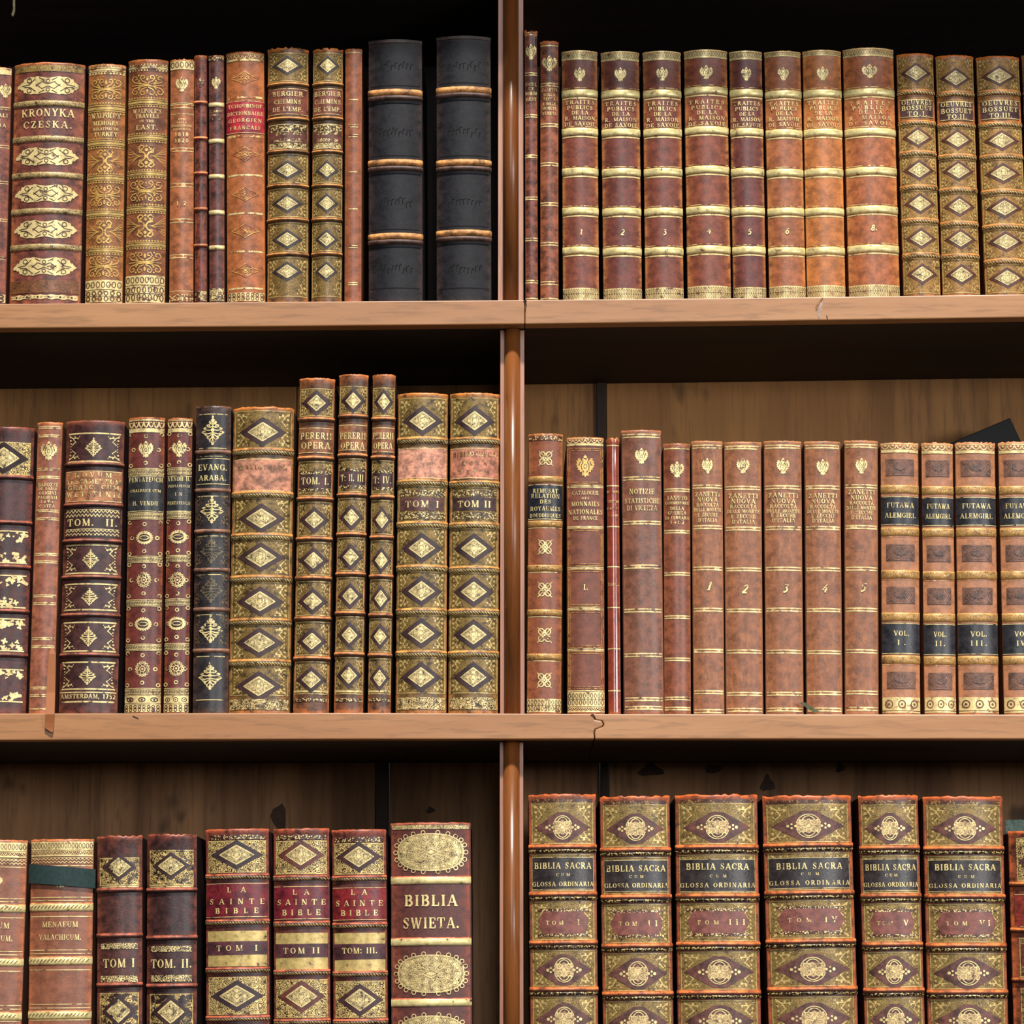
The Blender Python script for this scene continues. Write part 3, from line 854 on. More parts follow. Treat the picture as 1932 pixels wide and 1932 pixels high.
def o_bible(L, cx, cz, a, b):
    """leather lozenge cut in a gilt field, gilt knot in the middle"""
    L.mat = 1
    L.colfill(cx - a, cx + a, lambda x: cz - b * min(.94, 1.14 * (1 - abs(x - cx) / a)), lambda x: cz + b * min(.94, 1.14 * (1 - abs(x - cx) / a)), 30)
    L.off += .0003; L.mat = 2
    L.ellipse(cx, cz, a * .36, b * .40, 3, .16)
    L.mat = 0; w_ = b * .055; L.off += .0002
    for q in (-1, 1):
        L.disc(cx + q * a * .56, cz, b * .10); L.disc(cx + q * a * .46, cz + b * .12, b * .07); L.disc(cx + q * a * .46, cz - b * .12, b * .07); L.disc(cx + q * a * .36, cz, b * .08)
        L.stroke([(cx + q * a * .34 * cos(radians(t)), cz + b * .72 * sin(radians(t))) for t in range(15, 166, 15)] if q > 0 else [(cx + a * .34 * cos(radians(t)), cz - b * .72 * sin(radians(t))) for t in range(15, 166, 15)], w_)
        L.stroke([(cx + a * .22 * cos(radians(t)), cz + q * b * .62 * sin(radians(t))) for t in range(30, 151, 20)], w_)
        for z in (-1, 1):
            L.ring(cx + q * a * .15, cz + z * b * .22, a * .10, w_ * .9, 8, b * .16); L.disc(cx + q * a * .24, cz + z * b * .36, b * .06)
    L.disc(cx, cz, b * .1)

def o_rings(L, cx, cz, a, b):
    for x, z in ((0, .82), (0, -.82), (-.78, 0), (.78, 0), (-.95, .95), (.95, .95), (-.95, -.95), (.95, -.95)):
        L.ring(cx + a * x, cz + b * z, b * .10, b * .055, 9)

def o_faint(L, cx, cz, a, b):
    w_ = b * .10
    L.stroke([(cx - a, cz), (cx - a * .45, cz + b * .42), (cx, cz + b), (cx + a * .45, cz + b * .42), (cx + a, cz), (cx + a * .45, cz - b * .42), (cx, cz - b), (cx - a * .45, cz - b * .42)], w_, True)
    for q in (-1, 1):
        L.ring(cx + q * a * .4, cz, a * .16, w_ * .7, 8, b * .26); L.ring(cx, cz + q * b * .5, a * .14, w_ * .7, 8, b * .2)
        L.stroke([(cx, cz), (cx + q * a * .22, cz + b * .3)], w_); L.stroke([(cx, cz), (cx + q * a * .22, cz - b * .3)], w_)
    L.disc(cx, cz, a * .09)

def o_frame(L, cx, cz, a, b):
    for k in (1.0, .9):
        L.stroke([(cx - a * k, cz - b * k), (cx + a * k, cz - b * k), (cx + a * k, cz + b * k), (cx - a * k, cz + b * k)], b * .03, True)

ORN = dict(cartouche=o_cartouche, eagle=o_eagle, rosette=o_rosette, eye=o_eye, fleuron=o_fleuron, corner=o_corner, knot=o_knot, scroll=o_scroll,
           cross=o_cross, hex=o_hex, oval=o_oval, blot=o_blot, bible=o_bible, rings=o_rings, faint=o_faint, frame=o_frame)

# ------------------------------------------------------------------ the bookcase
case = bpy.data.objects.new('bookcase', None); COL.objects.link(case)
case.location = P(965, 2168, .15); case.location.x = 0
top(case, 'brown wooden bookcase with fixed shelves and a half-round moulding on its divider', 'bookcase')
W_SHELF = wood((176, 126, 82), (158, 108, 66), 'x', .42, tag='shelf_wood')
W_POST = wood((142, 84, 40), (104, 58, 26), 'z', .30, tag='moulding_wood')
W_UP = wood((180, 130, 104), (150, 100, 78), 'z', .40, tag='upright_wood')
W_SHADE = wood((46, 28, 18), (26, 16, 10), 'x', .75, tag='shade_painted_wood')  # shade of the undersides and top bay put into the wood colour
W_BACK = wood((172, 120, 64), (138, 92, 46), 'z', .70, tag='back_wood', knots=.5)
W_SIDE = wood((120, 74, 46), (84, 48, 28), 'z', .6, tag='inner_wood')
def cparent(o):
    o.parent = case; o.matrix_parent_inverse.identity()
    o.location = Vector(o.location) - case.location
    return o
DEPTH = .308
XL, XR = P(-160, 1000, 0).x, P(2460, 1000, 0).x
def shelf_board(row, p0, p1, seam0=None, seam1=None):
    """one shelf board from px p0 to p1; seams are jagged end outlines from top to bottom"""
    tp = [(p0, interp(SHELF_TOP[row], p0))] + [q for q in SHELF_TOP[row] if p0 < q[0] < p1] + [(p1, interp(SHELF_TOP[row], p1))]
    bt = [(p0, interp(SHELF_BOT[row], p0))] + [q for q in SHELF_BOT[row] if p0 < q[0] < p1] + [(p1, interp(SHELF_BOT[row], p1))]
    if seam1: tp = tp[:-1] + seam1; bt = bt[:-1]
    if seam0: bt = list(seam0) + bt[1:]; tp = tp[1:]
    pts = tp + list(reversed(bt))
    q = [(P(x, y, 0).x, P(x, y, 0).z) for x, y in pts]
    cparent(prism('shelf_board', q, .0222, DEPTH, W_SHADE))  # painted near-black for the shade below; the edge has the shelf colour
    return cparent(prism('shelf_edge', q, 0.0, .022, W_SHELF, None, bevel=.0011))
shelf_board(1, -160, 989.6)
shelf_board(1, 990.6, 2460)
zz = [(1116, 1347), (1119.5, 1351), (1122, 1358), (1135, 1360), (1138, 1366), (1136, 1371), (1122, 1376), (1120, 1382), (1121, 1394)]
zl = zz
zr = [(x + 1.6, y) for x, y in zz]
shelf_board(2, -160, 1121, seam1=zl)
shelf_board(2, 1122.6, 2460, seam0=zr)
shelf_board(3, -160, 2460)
# shelf over the top row with its projecting cornice, just above the frame
z0b = P(966, -45, 0).z
cparent(box('shelf_board', XL, XR, .0222, DEPTH, z0b, z0b + .026, W_SHADE))  # underside shade painted into this board too
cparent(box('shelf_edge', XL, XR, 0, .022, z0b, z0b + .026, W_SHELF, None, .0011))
def cornice(xa, xb, k):
    cor = [(0.0, z0b + .004), (-.02 * k, z0b + .012), (-.03 * k, z0b + .03), (-.072 * k, z0b + .044), (-.094 * k, z0b + .060), (-.10 * k, z0b + .085), (0.0, z0b + .085)]
    n = len(cor)
    cv = [(xa, y, z) for y, z in cor] + [(xb, y, z) for y, z in cor]
    cf = [tuple(range(n)), tuple(range(2 * n - 1, n - 1, -1))] + [(i, (i + 1) % n, (i + 1) % n + n, i + n) for i in range(n)]
    cparent(raw('cornice', cv, cf, [W_SHELF]))
XM = P(988, 1000, 0).x
cornice(XL, XM, .86); cornice(XM, XR, 1.16)     # unseen; right piece made deeper to lengthen its shadow on the spines
# splits and a lifted splinter in the shelf edges
DARKW = plain('split_wood', (60, 34, 22), .8)
def chip(pts, y0=-.0006, mat=None, name='wood_split'):
    q = [P(x, y, 0) for x, y in pts]
    cparent(prism(name, [(p.x, p.z) for p in q], y0, .0004, mat or DARKW))
chip([(1551.5, 561), (1548, 566), (1543.5, 572), (1539.5, 578), (1539, 584), (1541, 585), (1543.5, 578), (1547, 572), (1553, 563)], -.0012, plain('splinter_wood', (150, 96, 48), .7), 'splinter')
chip([(1548, 569), (1544.5, 576), (1543, 588), (1544, 601), (1546, 601), (1549, 590), (1551, 578), (1552.5, 569)], -.0004, plain('grey_wood', (168, 142, 128), .6))
chip([(1559, 596), (1560.5, 602), (1562, 602), (1560, 595)])
chip([(990, 567), (991.5, 567), (994, 575), (992, 586), (991, 586), (992.3, 575)])
chip([(987, 568), (993, 566), (994, 569), (990, 571)])
chip([(251, 1350), (262, 1355), (261, 1356.5), (250, 1352)])
chip([(1114, 1349), (1119, 1347.2), (1123, 1353), (1119.5, 1353)])
# uprights: divider with half-round moulding, and the case sides out of frame
zt = z0b + .02; zb_ = P(966, 2118, 0).z
segs = [(P(966, -45, 0).z, P(965, 566.5, .026).z + .0028), (P(965, 611.5, 0).z, P(965, 1346, 0).z), (P(965, 1394.5, 0).z, P(965, 2118, 0).z)]
for i, (za, zbm) in enumerate([(P(966, -45, 0).z, P(965, 566, 0).z), (P(965, 611.5, 0).z, P(965, 1346, 0).z), (P(965, 1394.5, 0).z, P(965, 2118, 0).z)]):
    pxl, pxr = ((939, 988), (943.5, 989.5), (943, 987))[i]
    cx = P((pxl + pxr) / 2, 1000, .026).x
    xl, xr = P(pxl, 1000, .026).x, P(pxr, 1000, .026).x
    za += -.0004; zbm += .0004
    cparent(box('upright', xl, xr, .026, DEPTH, zbm, za, W_UP, None, .0006))
    r = .0083; nn = 16; vs = []; fs = []
    for z in (zbm, za):
        for k in range(nn + 1):
            t = pi * k / nn; vs.append((cx - r * cos(t), .0262 - r * sin(t), z))
    for k in range(nn): fs.append((k, k + 1, nn + 2 + k, nn + 1 + k))
    fs.append(tuple(range(nn, -1, -1))); fs.append(tuple(range(nn + 1, 2 * nn + 2)))
    o = raw('moulding', vs, fs, [W_POST]); o.data.polygons.foreach_set('use_smooth', [True] * nn + [False] * 2)
    cparent(o)
    for x0, x1 in ((XL, XL + .02), (XR - .02, XR)):
        cparent(box('side_panel', x0, x1, .0, DEPTH, zbm, za, W_SIDE, None, .0006))
# back planks, bay by bay; a narrow batten stands between two of them
def plank(a, b, row, y=DEPTH, mat=W_BACK, name='back_plank', th=.018):
    za, zbm = [(z0b + .01, P(965, 590, .0).z), (P(965, 590, 0).z, P(965, 1370, 0).z), (P(965, 1370, 0).z, P(965, 2150, 0).z)][row]
    xa, xb = P(a, 1000, DEPTH).x, P(b, 1000, DEPTH).x
    cparent(box(name, xa + .0004, xb - .0004, y, y + th, zbm, za, mat, None, .0008))
W_BACK2 = wood((156, 112, 72), (112, 74, 44), 'z', .75, tag='back_wood', knots=.75, scale=.8)
for row, cuts in ((0, [-190, 470, 967, 1500, 2480]), (1, [-190, 557, 967, 1126, 1145, 2480]), (2, [-190, 712, 737, 967, 1130, 1146, 2480])):
    for a, b in zip(cuts, cuts[1:]):
        nar = b - a < 40
        plank(a, b, row, DEPTH + (-.006 if nar else RND.uniform(0, .0015)), wood((60, 40, 27), (40, 26, 16), 'z', .75, tag='back_wood') if nar else (W_SHADE, W_BACK, W_BACK2)[row], 'back_batten' if nar else 'back_plank')  # top row planks painted dark for the shade between the books

# dark knots in the back planks of the bottom row
KN = plain('knot_wood', (66, 44, 29), .8)
for kx, ky, ka, kb in ((527, 1540, 11, 24), (812, 1528, 6, 6), (1228, 1452, 16, 13), (1345, 1450, 13, 8), (1448, 1478, 9, 16), (1585, 1448, 6, 9)):
    q = []
    for i in range(12):
        t = 2 * pi * i / 12; r = 1 + .22 * sin(3 * t + kx)
        p = P(kx + ka * r * cos(t) * (1.3 - .5 * sin(t)), ky - kb * r * sin(t), DEPTH)
        q.append((p.x, p.z))
    cparent(prism('knot', q, DEPTH - .0006, DEPTH + .002, KN))

# ------------------------------------------------------------------ top row, left bay
G = {}
b = Book(1, 'A', -90, 75, 222, -135, 38, 1708, (120, 60, 44), 'brown leather book cut by the left frame edge on the top shelf', rnd=35)
b.frieze(226, 268, 'gold'); b.dline([480, 720, 945, 1182, 1420], 14); b.ornament('eagle', [370], .22, 48, dx=.30)
b.text([(525, 24, 'ANNALI', .8), (560, 18, 'DI', .3), (588, 22, 'ROMA', .7)]); b.frieze(1650, 1700, 'palm')

b = Book(1, 'A', 88, 532, 190, 50, 503, 1705, (112, 56, 44), 'wide red-brown volume titled KRONYKA CZESKA with gold cartouches', rnd=33, back=.017)
b.frieze(208, 248, 'fine', .94, gold=(190, 160, 84))
b.ornament('cartouche', [335, 782, 1015, 1240, 1474], .43, 66)
for y in (448, 670, 898, 1125, 1350): b.band([y], 20, .0014, 'm', [gilt(b.col, 'fine', .97, (222, 196, 128))])
b.text([(508, 50, 'KRONYKA', .74), (582, 46, 'CZESKA.', .68)])
b.frieze(1560, 1640, 'fine', .95, .95, gold=(150, 100, 56)); b.line([1588], 4); b.frieze(1650, 1682, 'scal', .92, pitch=60)

def walpole(xs, col, label, bands, scr, crs, tx, top_, base):
    b = Book(1, 'A', *xs, col, label, 'pair of gilt brown travel volumes on the top shelf', rnd=40, mott=.8)
    b.frieze(top_[0], top_[1], 'bead', .97, .7, 18)
    for y0, y1 in bands: b.frieze(y0, y1, 'bead', .98, .95, 17, (208, 170, 96))
    b.ornament('scroll', scr, .40, 72, .85, gold=(222, 178, 96)); b.ornament('cross', crs, .47, 78, .85, gold=(222, 178, 96))
    b.text(tx); b.frieze(base, base + 60, 'dentil', .96, .9, 30); b.frieze(base + 64, 1700, 'palm', .96, .8, 34)
walpole((553, 795, 200, 535, 767, 1708), (146, 88, 42), 'light brown gilt book about memoirs of Turkey, right of the wide red-brown volume', [(440, 520), (665, 735), (885, 952), (1110, 1175), (1345, 1402)], [360, 1030, 1475], [812, 1258],
        [(530, 28, "WALPOLE'S", .74), (574, 28, 'MEMOIRS', .66), (611, 18, 'RELATING TO', .66), (644, 28, 'TURKEY', .62)], (206, 268), 1560)
walpole((806, 1060, 170, 785, 1035, 1708), (122, 68, 40), 'darker brown gilt book about travels in the East, second of the travel pair', [(408, 475), (632, 696), (864, 920), (1080, 1140), (1308, 1365)], [335, 1000, 1450], [782, 1220],
        [(498, 28, "WALPOLE'S", .70), (530, 28, 'TRAVELS', .58), (562, 16, 'IN THE', .36), (600, 32, 'EAST.', .54)], (200, 246), 1530)

b = Book(1, 'A', 1070, 1225, 170, 1065, 1215, 1703, (158, 90, 52), 'slim tan book with small gold crest and volume numbers 1 2', rnd=40, rag=.0008, mott=.7)
b.frieze(180, 236, 'dentil', pitch=26); b.ornament('eagle', [332], .27, 52); b.dline([466, 740, 962, 1186, 1410], 20); b.line([448, 516, 1630], 4)
b.text([(552, 14, 'ATTI', .3), (570, 13, 'DELLA', .4), (590, 15, 'FONDAZIONE', .8), (612, 13, 'SCIENTIFICA', .7), (645, 24, '1818', .55), (684, 24, '1820', .55)])
b.text([(1078, 26, '1 2', .40)]); b.frieze(1650, 1696, 'dots')

b = Book(1, 'A', 1222, 1305, 145, 1226, 1304, 1700, (100, 44, 34), 'very thin dark red mottled book with five raised bands', rnd=45, mott=1.6, streak=.25)
b.band([445, 670, 890, 1115, 1345], 13, .0016); b.ornament('eagle', [320], .30, 34, .55); b.frieze(1630, 1692, 'fine', .9, .6)
b = Book(1, 'A', 1312, 1410, 145, 1318, 1414, 1700, (92, 50, 44), 'very thin plum brown book with gilt raised bands beside the orange dictionary', rnd=45, mott=1.2)
b.band([457, 685, 908, 1134, 1355], 15, .0016, 'smooth'); b.ornament('eagle', [322], .30, 42); b.frieze(150, 180, 'dots')
b.text([(500, 14, 'DIARIO', .72), (524, 12, 'DELLE', .5), (546, 14, 'COSE', .5)], cover=.6); b.frieze(1612, 1692, 'fil', .92, .8)

b = Book(1, 'A', 1416, 1664, 122, 1430, 1664, 1700, (166, 92, 48), 'orange tan French Georgian dictionary with a bright red title label', rnd=42, mott=.6)
b.frieze(134, 182, 'arch', .95, .8, 24); b.line([410, 655], 14, .9, .5); b.line([900, 1140, 1380, 1612], 12, .9, .7)
b.ornament('faint', [290, 768, 1020, 1250, 1500], .36, 46, .62, gold=(226, 176, 92))
lb = b.label(432, 638, (168, 36, 46), .99)
b.text([(466, 24, 'TCHOUBINOF', .88), (512, 24, 'DICTIONNAIRE', .92), (556, 24, 'GEORGIEN', .86), (603, 24, 'FRANCAIS', .78)], lb)
b.frieze(1638, 1692, 'palm', .95, .85, 26)

def bergier(xs, label, bands, loz, t):
    b = Book(1, 'B', *xs, (104, 72, 40), label, 'pair of gilt roads volumes on the top shelf', rnd=48, rag=.0012, rub=(226, 130, 56))
    e = [190] + bands + [1690]
    for i in range(7):
        if i not in (1, 2): b.field(e[i] + (16 if i else 0), e[i + 1] - 16, 'fine', .96, .96)
    for y in loz: b.lozenge(y, 64, .38, .64, (56, 44, 42))
    for y in bands: b.band([y], 12, .0022)
    lb = b.label(406, 568, (120, 62, 46), .94)
    b.text(t, lb)
    lb = b.label(622, 776, (98, 56, 44), .94); b.frieze(628, 668, 'dots', .9); b.frieze(738, 770, 'fil', .9, .8); b.ornament('blot', [700], .34, 30, .7)
bergier((76, 331, 158, 78, 324, 1697), 'gilt roads volume with a wide spine and ragged head, left of its narrower twin', [382, 592, 790, 998, 1205, 1415], [270, 905, 1106, 1325, 1520],
        [(440, 30, 'BERGIER', .74), (488, 28, 'CHEMINS', .64), (534, 28, "DE L'EMP.", .72)])
bergier((355, 540, 165, 345, 530, 1697), 'narrow gilt roads volume beside the thin plain tan book', [382, 590, 792, 998, 1205, 1413], [270, 905, 1106, 1325, 1520],
        [(440, 30, 'BERGIER', .86), (488, 28, 'CHEMINS', .84), (534, 28, "DE L'EMP.", .86)])
b = Book(1, 'B', 551, 656, 165, 546, 651, 1697, (146, 82, 52), 'thin plain tan book with short gold lines left of the black volumes', rnd=42, mott=.5)
b.line([476, 628, 642, 688, 702, 915, 1140, 1362, 1375, 1588, 1600], 6, .55, .75); b.line([190], 4)

def black(xs, label, bands):
    b = Book(1, 'B', *xs, (25, 23, 28), label, 'pair of black leather folios on the top shelf', rnd=30, rub=(84, 58, 48), rough=.46, back=.014, depth=.2, board=(34, 30, 30))
    br = leather((206, 140, 76), (120, 70, 40), .5, 1.2, tag='rubbed_leather'); bk = leather((96, 70, 60), (150, 98, 66), .42, tag='rubbed_leather')
    for y0, y1 in bands:
        b.band([y0], 19, .0042, 'm', [br]); b.band([y1 + 3], 15, .0030, 'm', [bk])
    t = 4 * b.m      # blind tooling
    bt = leather((12, 11, 12), rough=.85, tag='stamp_leather')
    for y0, y1 in bands + [(1660, 1675)]:
        for q in (y0 - 40, y1 + 36):
            L = b.leaf(); L.rect(-b.w * .46, b.w * .46, b.z(q) - t / 2, b.z(q) + t / 2); L.done('blind_tooling', [bt], b.root)
    R = random.Random(xs[0])
    for c in (265, 670, 1095, 1500):
        L = b.leaf()
        for i in range(9):
            x = b.w * (-.28 + .07 * i); z = b.z(c + R.uniform(-14, 14)); L.stroke([(x, z - 24 * b.m), (x + R.uniform(-4, 8) * b.m, z + 8 * b.m), (x + 16 * b.m, z + R.uniform(0, 22) * b.m)], 5 * b.m)
        L.done('blind_tooling', [bt], b.root)
    L = b.leaf(); L.off = .0016
    L.rect(-b.w * .49, b.w * .49, b.H - 22 * b.m, b.H - 3 * b.m); L.done('head_cap', [leather((60, 44, 38), (200, 130, 80), .5, tag='rubbed_leather')], b.root)
black((692, 1018, 110, 692, 1024, 1690), 'black leather folio beside the thin tan book, its head dark', [(430, 462), (856, 890), (1304, 1336)])
black((1102, 1438, 88, 1108, 1438, 1690), 'taller black leather folio next to the divider moulding, its head edge rubbed orange', [(414, 444), (856, 890), (1284, 1316)])

# ------------------------------------------------------------------ top row, right bay
b = Book(1, 'C', 96, 172, 58, 98, 180, 1690, (116, 60, 44), 'thinnest book on the top shelf right of the divider, with a torn head', rnd=45, rag=.0022, mott=1.2)
b.dline([75, 320, 575, 820, 1075, 1325, 1582], 14, 7); b.line([1684], 8); b.ornament('eagle', [188], .44, 52)
b.text([(385, 22, 'SICUL', .86), (412, 18, 'ET', .4), (440, 22, 'NORIM', .86), (476, 22, 'GEST', .74)], cover=.75)
b = Book(1, 'C', 190, 302, 118, 190, 303, 1690, (132, 70, 46), 'second thin book right of the divider on the top shelf, six lines of gold title', rnd=45, mott=1.1)
b.dline([140, 385, 630, 868, 1110, 1352, 1590], 16, 7); b.line([1684], 8); b.ornament('eagle', [258], .42, 52)
b.text([(418, 22, 'ZANETTI', .8), (447, 20, 'DELLA', .6), (474, 20, 'ZECCA', .62), (502, 20, 'E DELLE', .66), (530, 20, 'MONETE', .74), (560, 20, 'VENETE', .74)], cover=.75)

TRG = 'eight volumes of the French treaties set on the top shelf'
def traites(fr, xs, col, label, bands, num, ny, top_, ey, ts, base, thin=True, rub=(236, 160, 84)):
    b = Book(1, fr, *xs, col, label, TRG, rnd=40, rub=rub, mott=.55, rough=.36)
    b.frieze(top_[0], top_[1], 'dentil', .98, .95, 15); b.ornament('eagle', [ey], .16, 46)
    b.band(bands, 24, .0020, 'smooth')
    b.line([y + 32 for y in bands], 9, .97, .9); b.line([y - 30 for y in bands], 4, .97, .6)
    wl = [.80, .70, .46, .82, .84]
    b.text([(ts[i], 25, t, wl[i]) for i, t in enumerate(('TRAITES', 'PUBLICS', 'DE LA', 'R. MAISON', 'DE SAVOIE'))])
    if num: b.text([(ny, 36, num, None)], slant=.18)
    b.frieze(base[0], base[1], 'palm', .98, .9, 14)
TS = [491, 524, 556, 588, 622]
traites('C', (318, 540, 175, 330, 548, 1690), (124, 60, 42), 'first French treaties volume, numbered 1, beside the two thin brown books', [434, 668, 910, 1150, 1390], '1', 1282, (178, 234), 325, TS, (1620, 1692))
traites('C', (555, 795, 180, 578, 808, 1690), (112, 54, 42), 'dark-headed French treaties volume numbered 2, second from the thin brown books', [437, 672, 913, 1153, 1394], '2', 1283, (183, 238), 325, [y + 8 for y in TS], (1622, 1692))
traites('C', (812, 1045, 178, 830, 1064, 1690), (120, 58, 42), 'French treaties volume numbered 3, just left of the wide one numbered 4', [436, 671, 912, 1153, 1393], '3', 1282, (181, 236), 322, [y + 8 for y in TS], (1618, 1690))
traites('C', (1060, 1330, 170, 1090, 1350, 1688), (130, 64, 42), 'widest of the dark red-brown French treaties volumes, numbered 4', [417, 658, 898, 1143, 1383], '4', 1275, (173, 222), 312, [y - 2 for y in TS], (1606, 1690))
traites('C', (1339, 1536, 178, 1362, 1567, 1688), (108, 52, 44), 'narrowest dark French treaties volume, numbered 5, beside the first orange one', [432, 670, 912, 1150, 1388], '5', 1280, (180, 232), 322, [y + 8 for y in TS], (1615, 1690))
traites('D', (32, 252, 178, 62, 288, 1682), (160, 90, 52), 'orange-brown French treaties volume with a faint number 6', [440, 677, 917, 1153, 1393], '6', 1275, (182, 214), 322, [500, 530, 560, 592, 626], (1608, 1682))
traites('D', (262, 500, 172, 294, 526, 1680), (186, 108, 52), 'lightest orange French treaties volume without a visible number', [435, 673, 913, 1152, 1391], None, 0, (176, 208), 320, [494, 526, 558, 590, 626], (1604, 1680))
traites('D', (507, 822, 158, 552, 858, 1676), (168, 92, 50), 'widest orange-brown French treaties volume, the number 8 on its spine', [428, 668, 906, 1140, 1378], '8.', 1255, (162, 212), 305, [494, 524, 552, 584, 616], (1600, 1676))

def oeuvres(xs, label, bands, loz, ty, vol, bg=None):
    b = Book(1, 'D', *xs, (140, 92, 44), label, 'three gilt works volumes at the right end of the top shelf', rnd=40, rub=(222, 118, 44))
    e = [xs[2] + 6] + bands + [xs[5] - 2]
    for i in range(7):
        if i != 1: b.field(e[i] + (14 if i else 0), e[i + 1] - 14, 'fine', .97, .92, (190, 144, 72))
    for y in loz: b.lozenge(y, 68, .42, .66, dark=(88, 46, 32))
    b.band(bands, 16, .0021, 'rope')
    lb = b.label(ty[0] - 20, ty[2] + 22, (78, 50, 46), .88)
    b.text([(ty[0], 30, 'OEUVRES', .80), (ty[1], 30, 'BOSSUET', .80), (ty[2], 30, vol, .52)], lb)
oeuvres((833, 1060, 193, 880, 1106, 1670), 'gilt diamond-tooled works volume marked TO.I, right of the treaties', [430, 616, 802, 1010, 1212, 1422], [315, 706, 905, 1108, 1320, 1536], [492, 526, 562], 'TO.I.')
oeuvres((1071, 1303, 203, 1116, 1347, 1668), 'gilt diamond-tooled works volume marked TO.II', [440, 630, 822, 1026, 1230, 1428], [345, 720, 910, 1125, 1325, 1540], [504, 544, 580], 'TO.II.')
oeuvres((1316, 1584, 208, 1379, 1640, 1665), 'gilt diamond-tooled works volume marked TO.III', [432, 625, 822, 1036, 1246, 1458], [333, 725, 925, 1135, 1340, 1560], [496, 534, 572], 'TO.III.')
b = Book(1, 'D', 1593, 1800, 196, 1656, 1860, 1662, (86, 46, 34), 'dark brown book barely showing at the right edge of the top shelf', rnd=40)
b.band([436, 640, 840, 1050, 1260, 1470], 14, .002)

# ------------------------------------------------------------------ middle row, left bay
b = Book(2, 'E', -130, 190, 130, -180, 138, 1706, (72, 36, 32), 'dark brown book with flaking gold cut by the left edge of the middle shelf', rnd=40, rub=(150, 70, 44))
b.field(215, 398, 'fil', .90, .95, (230, 200, 120)); b.lozenge(305, 92, .42, .62, (44, 26, 24))
b.band([410, 660, 905, 1150, 1392], 14, .0024); b.ornament('blot', [795, 1040, 1280, 1560], .44, 88, .95)
b = Book(2, 'E', 211, 346, 105, 155, 300, 1710, (152, 88, 64), 'slim light brown book with gold crest, behind the hanging leather strap', rnd=42, mott=.6, rough=.33)
b.dline([135, 182, 366, 410, 596, 640, 836, 878, 1066, 1108, 1302, 1346, 1575, 1616], 10, 5, .8, .9); b.line([1690], 8); b.ornament('eagle', [266], .34, 54)
b.text([(452, 22, 'BAROZZI', .74), (474, 14, 'DE RARIS', .7), (498, 20, 'ORIGINI', .66), (522, 18, 'PARMENSI', .74), (545, 18, '1694', .5), (570, 18, 'C.VITA', .6)])
b = Book(2, 'E', 361, 688, 95, 319, 643, 1712, (70, 38, 36), 'thick dark brown volume with tan title label and TOM. II. in gold', rnd=42, rub=(150, 80, 54))
for y0, y1 in ((168, 322), (785, 940), (1000, 1142), (1212, 1370), (1432, 1580)):
    c = (y0 + y1) / 2; hh = (y1 - y0) / 2
    b.line([y0, y1], 8, .9); b.ornament('corner', [c], .44, hh - 8, .92); b.ornament('fleuron', [c], .15, hh * .70, .95)
lb = b.label(374, 546, (164, 104, 64), .95)
b.text([(398, 26, 'NOVUM', .62), (434, 26, 'TESTAMENTUM', .92), (466, 26, 'GRAEC. CUM', .86), (504, 28, 'WETSTENII', .90)], lb, cover=.75)
lb = b.label(578, 738, (58, 34, 32), .94, lines=False)
b.frieze(588, 632, 'zig', .9, .95, 20); b.frieze(696, 734, 'zig', .9, .95, 20); b.text([(660, 40, 'TOM.  II.', .84)], lb)
b.band([338, 562, 762, 962, 1172, 1392], 13, .0024)
b.text([(1620, 24, 'AMSTERDAM, 1752', .92)]); b.line([1598], 6, .95); b.line([1650], 9, .9, .7)

def penta(xs, label, bands, t, orn):
    b = Book(2, 'E', *xs, (104, 46, 38), label, 'two red-brown Pentateuch volumes on the middle shelf', rnd=44, mott=.6, rough=.32, rub=(176, 96, 48))
    b.frieze(90, 162, 'arch', .96, .95, 24)
    for y in bands: b.frieze(y - 19, y + 19, 'lace', .97, .95, 13)
    lb = b.label(400, 602, (44, 44, 46), .98, .28); b.text(t, lb)
    for k, y in zip(('eagle', 'eye', 'rosette', 'eye', 'rosette'), orn):
        f = 1 if xs[1] - xs[0] > 170 else 1.5
        b.ornament(k, [y], {'eagle': .21, 'eye': .23, 'rosette': .21}[k] * f, {'eagle': 48, 'eye': 37, 'rosette': 46}[k])
        b.ornament('rings', [y], .44, 92, .75)
    b.frieze(1575, 1615, 'lace', .97, .95, 13); b.frieze(1618, 1664, 'loop', .97, .95, 60); b.frieze(1666, 1708, 'palm', .97, .9, 22)
penta((711, 912, 78, 686, 886, 1710), 'wider red-brown Pentateuch volume with a black label', [380, 624, 864, 1104, 1350], [(424, 26, 'PENTATEUCH', .92), (485, 16, 'CHALDAICE CUM', .82), (555, 24, 'H. VENDII', .68)], [258, 745, 978, 1222, 1470])
penta((932, 1060, 82, 899, 1046, 1710), 'narrower red-brown Pentateuch volume with a black label, beside the black gospel', [376, 620, 860, 1100, 1346], [(420, 24, 'VENDII H.', .88), (460, 14, 'PENTATEUCH', .84), (505, 18, 'IN', .3), (553, 18, 'PENTATEUCH', .88)], [255, 740, 978, 1218, 1467])
b = Book(2, 'E', 1078, 1281, 15, 1066, 1256, 1710, (42, 36, 38), 'black Arabic gospel book with gold arabesques', rnd=44, rub=(120, 80, 56), rough=.32)
b.band([270, 482, 708, 922, 1140, 1367], 12, .0020, 'm', [leather((138, 96, 72), (60, 40, 34), .4, tag='rubbed_leather')])
b.ornament('fleuron', [152], .33, 84, .95); b.ornament('fleuron', [590, 1250, 1508], .34, 78, .8); b.ornament('fleuron', [812, 1028], .33, 78, .85, gold=(112, 98, 72))
b.line([62, 250, 294, 515, 735, 948, 1170, 1400, 1640], 4, .8, .7)
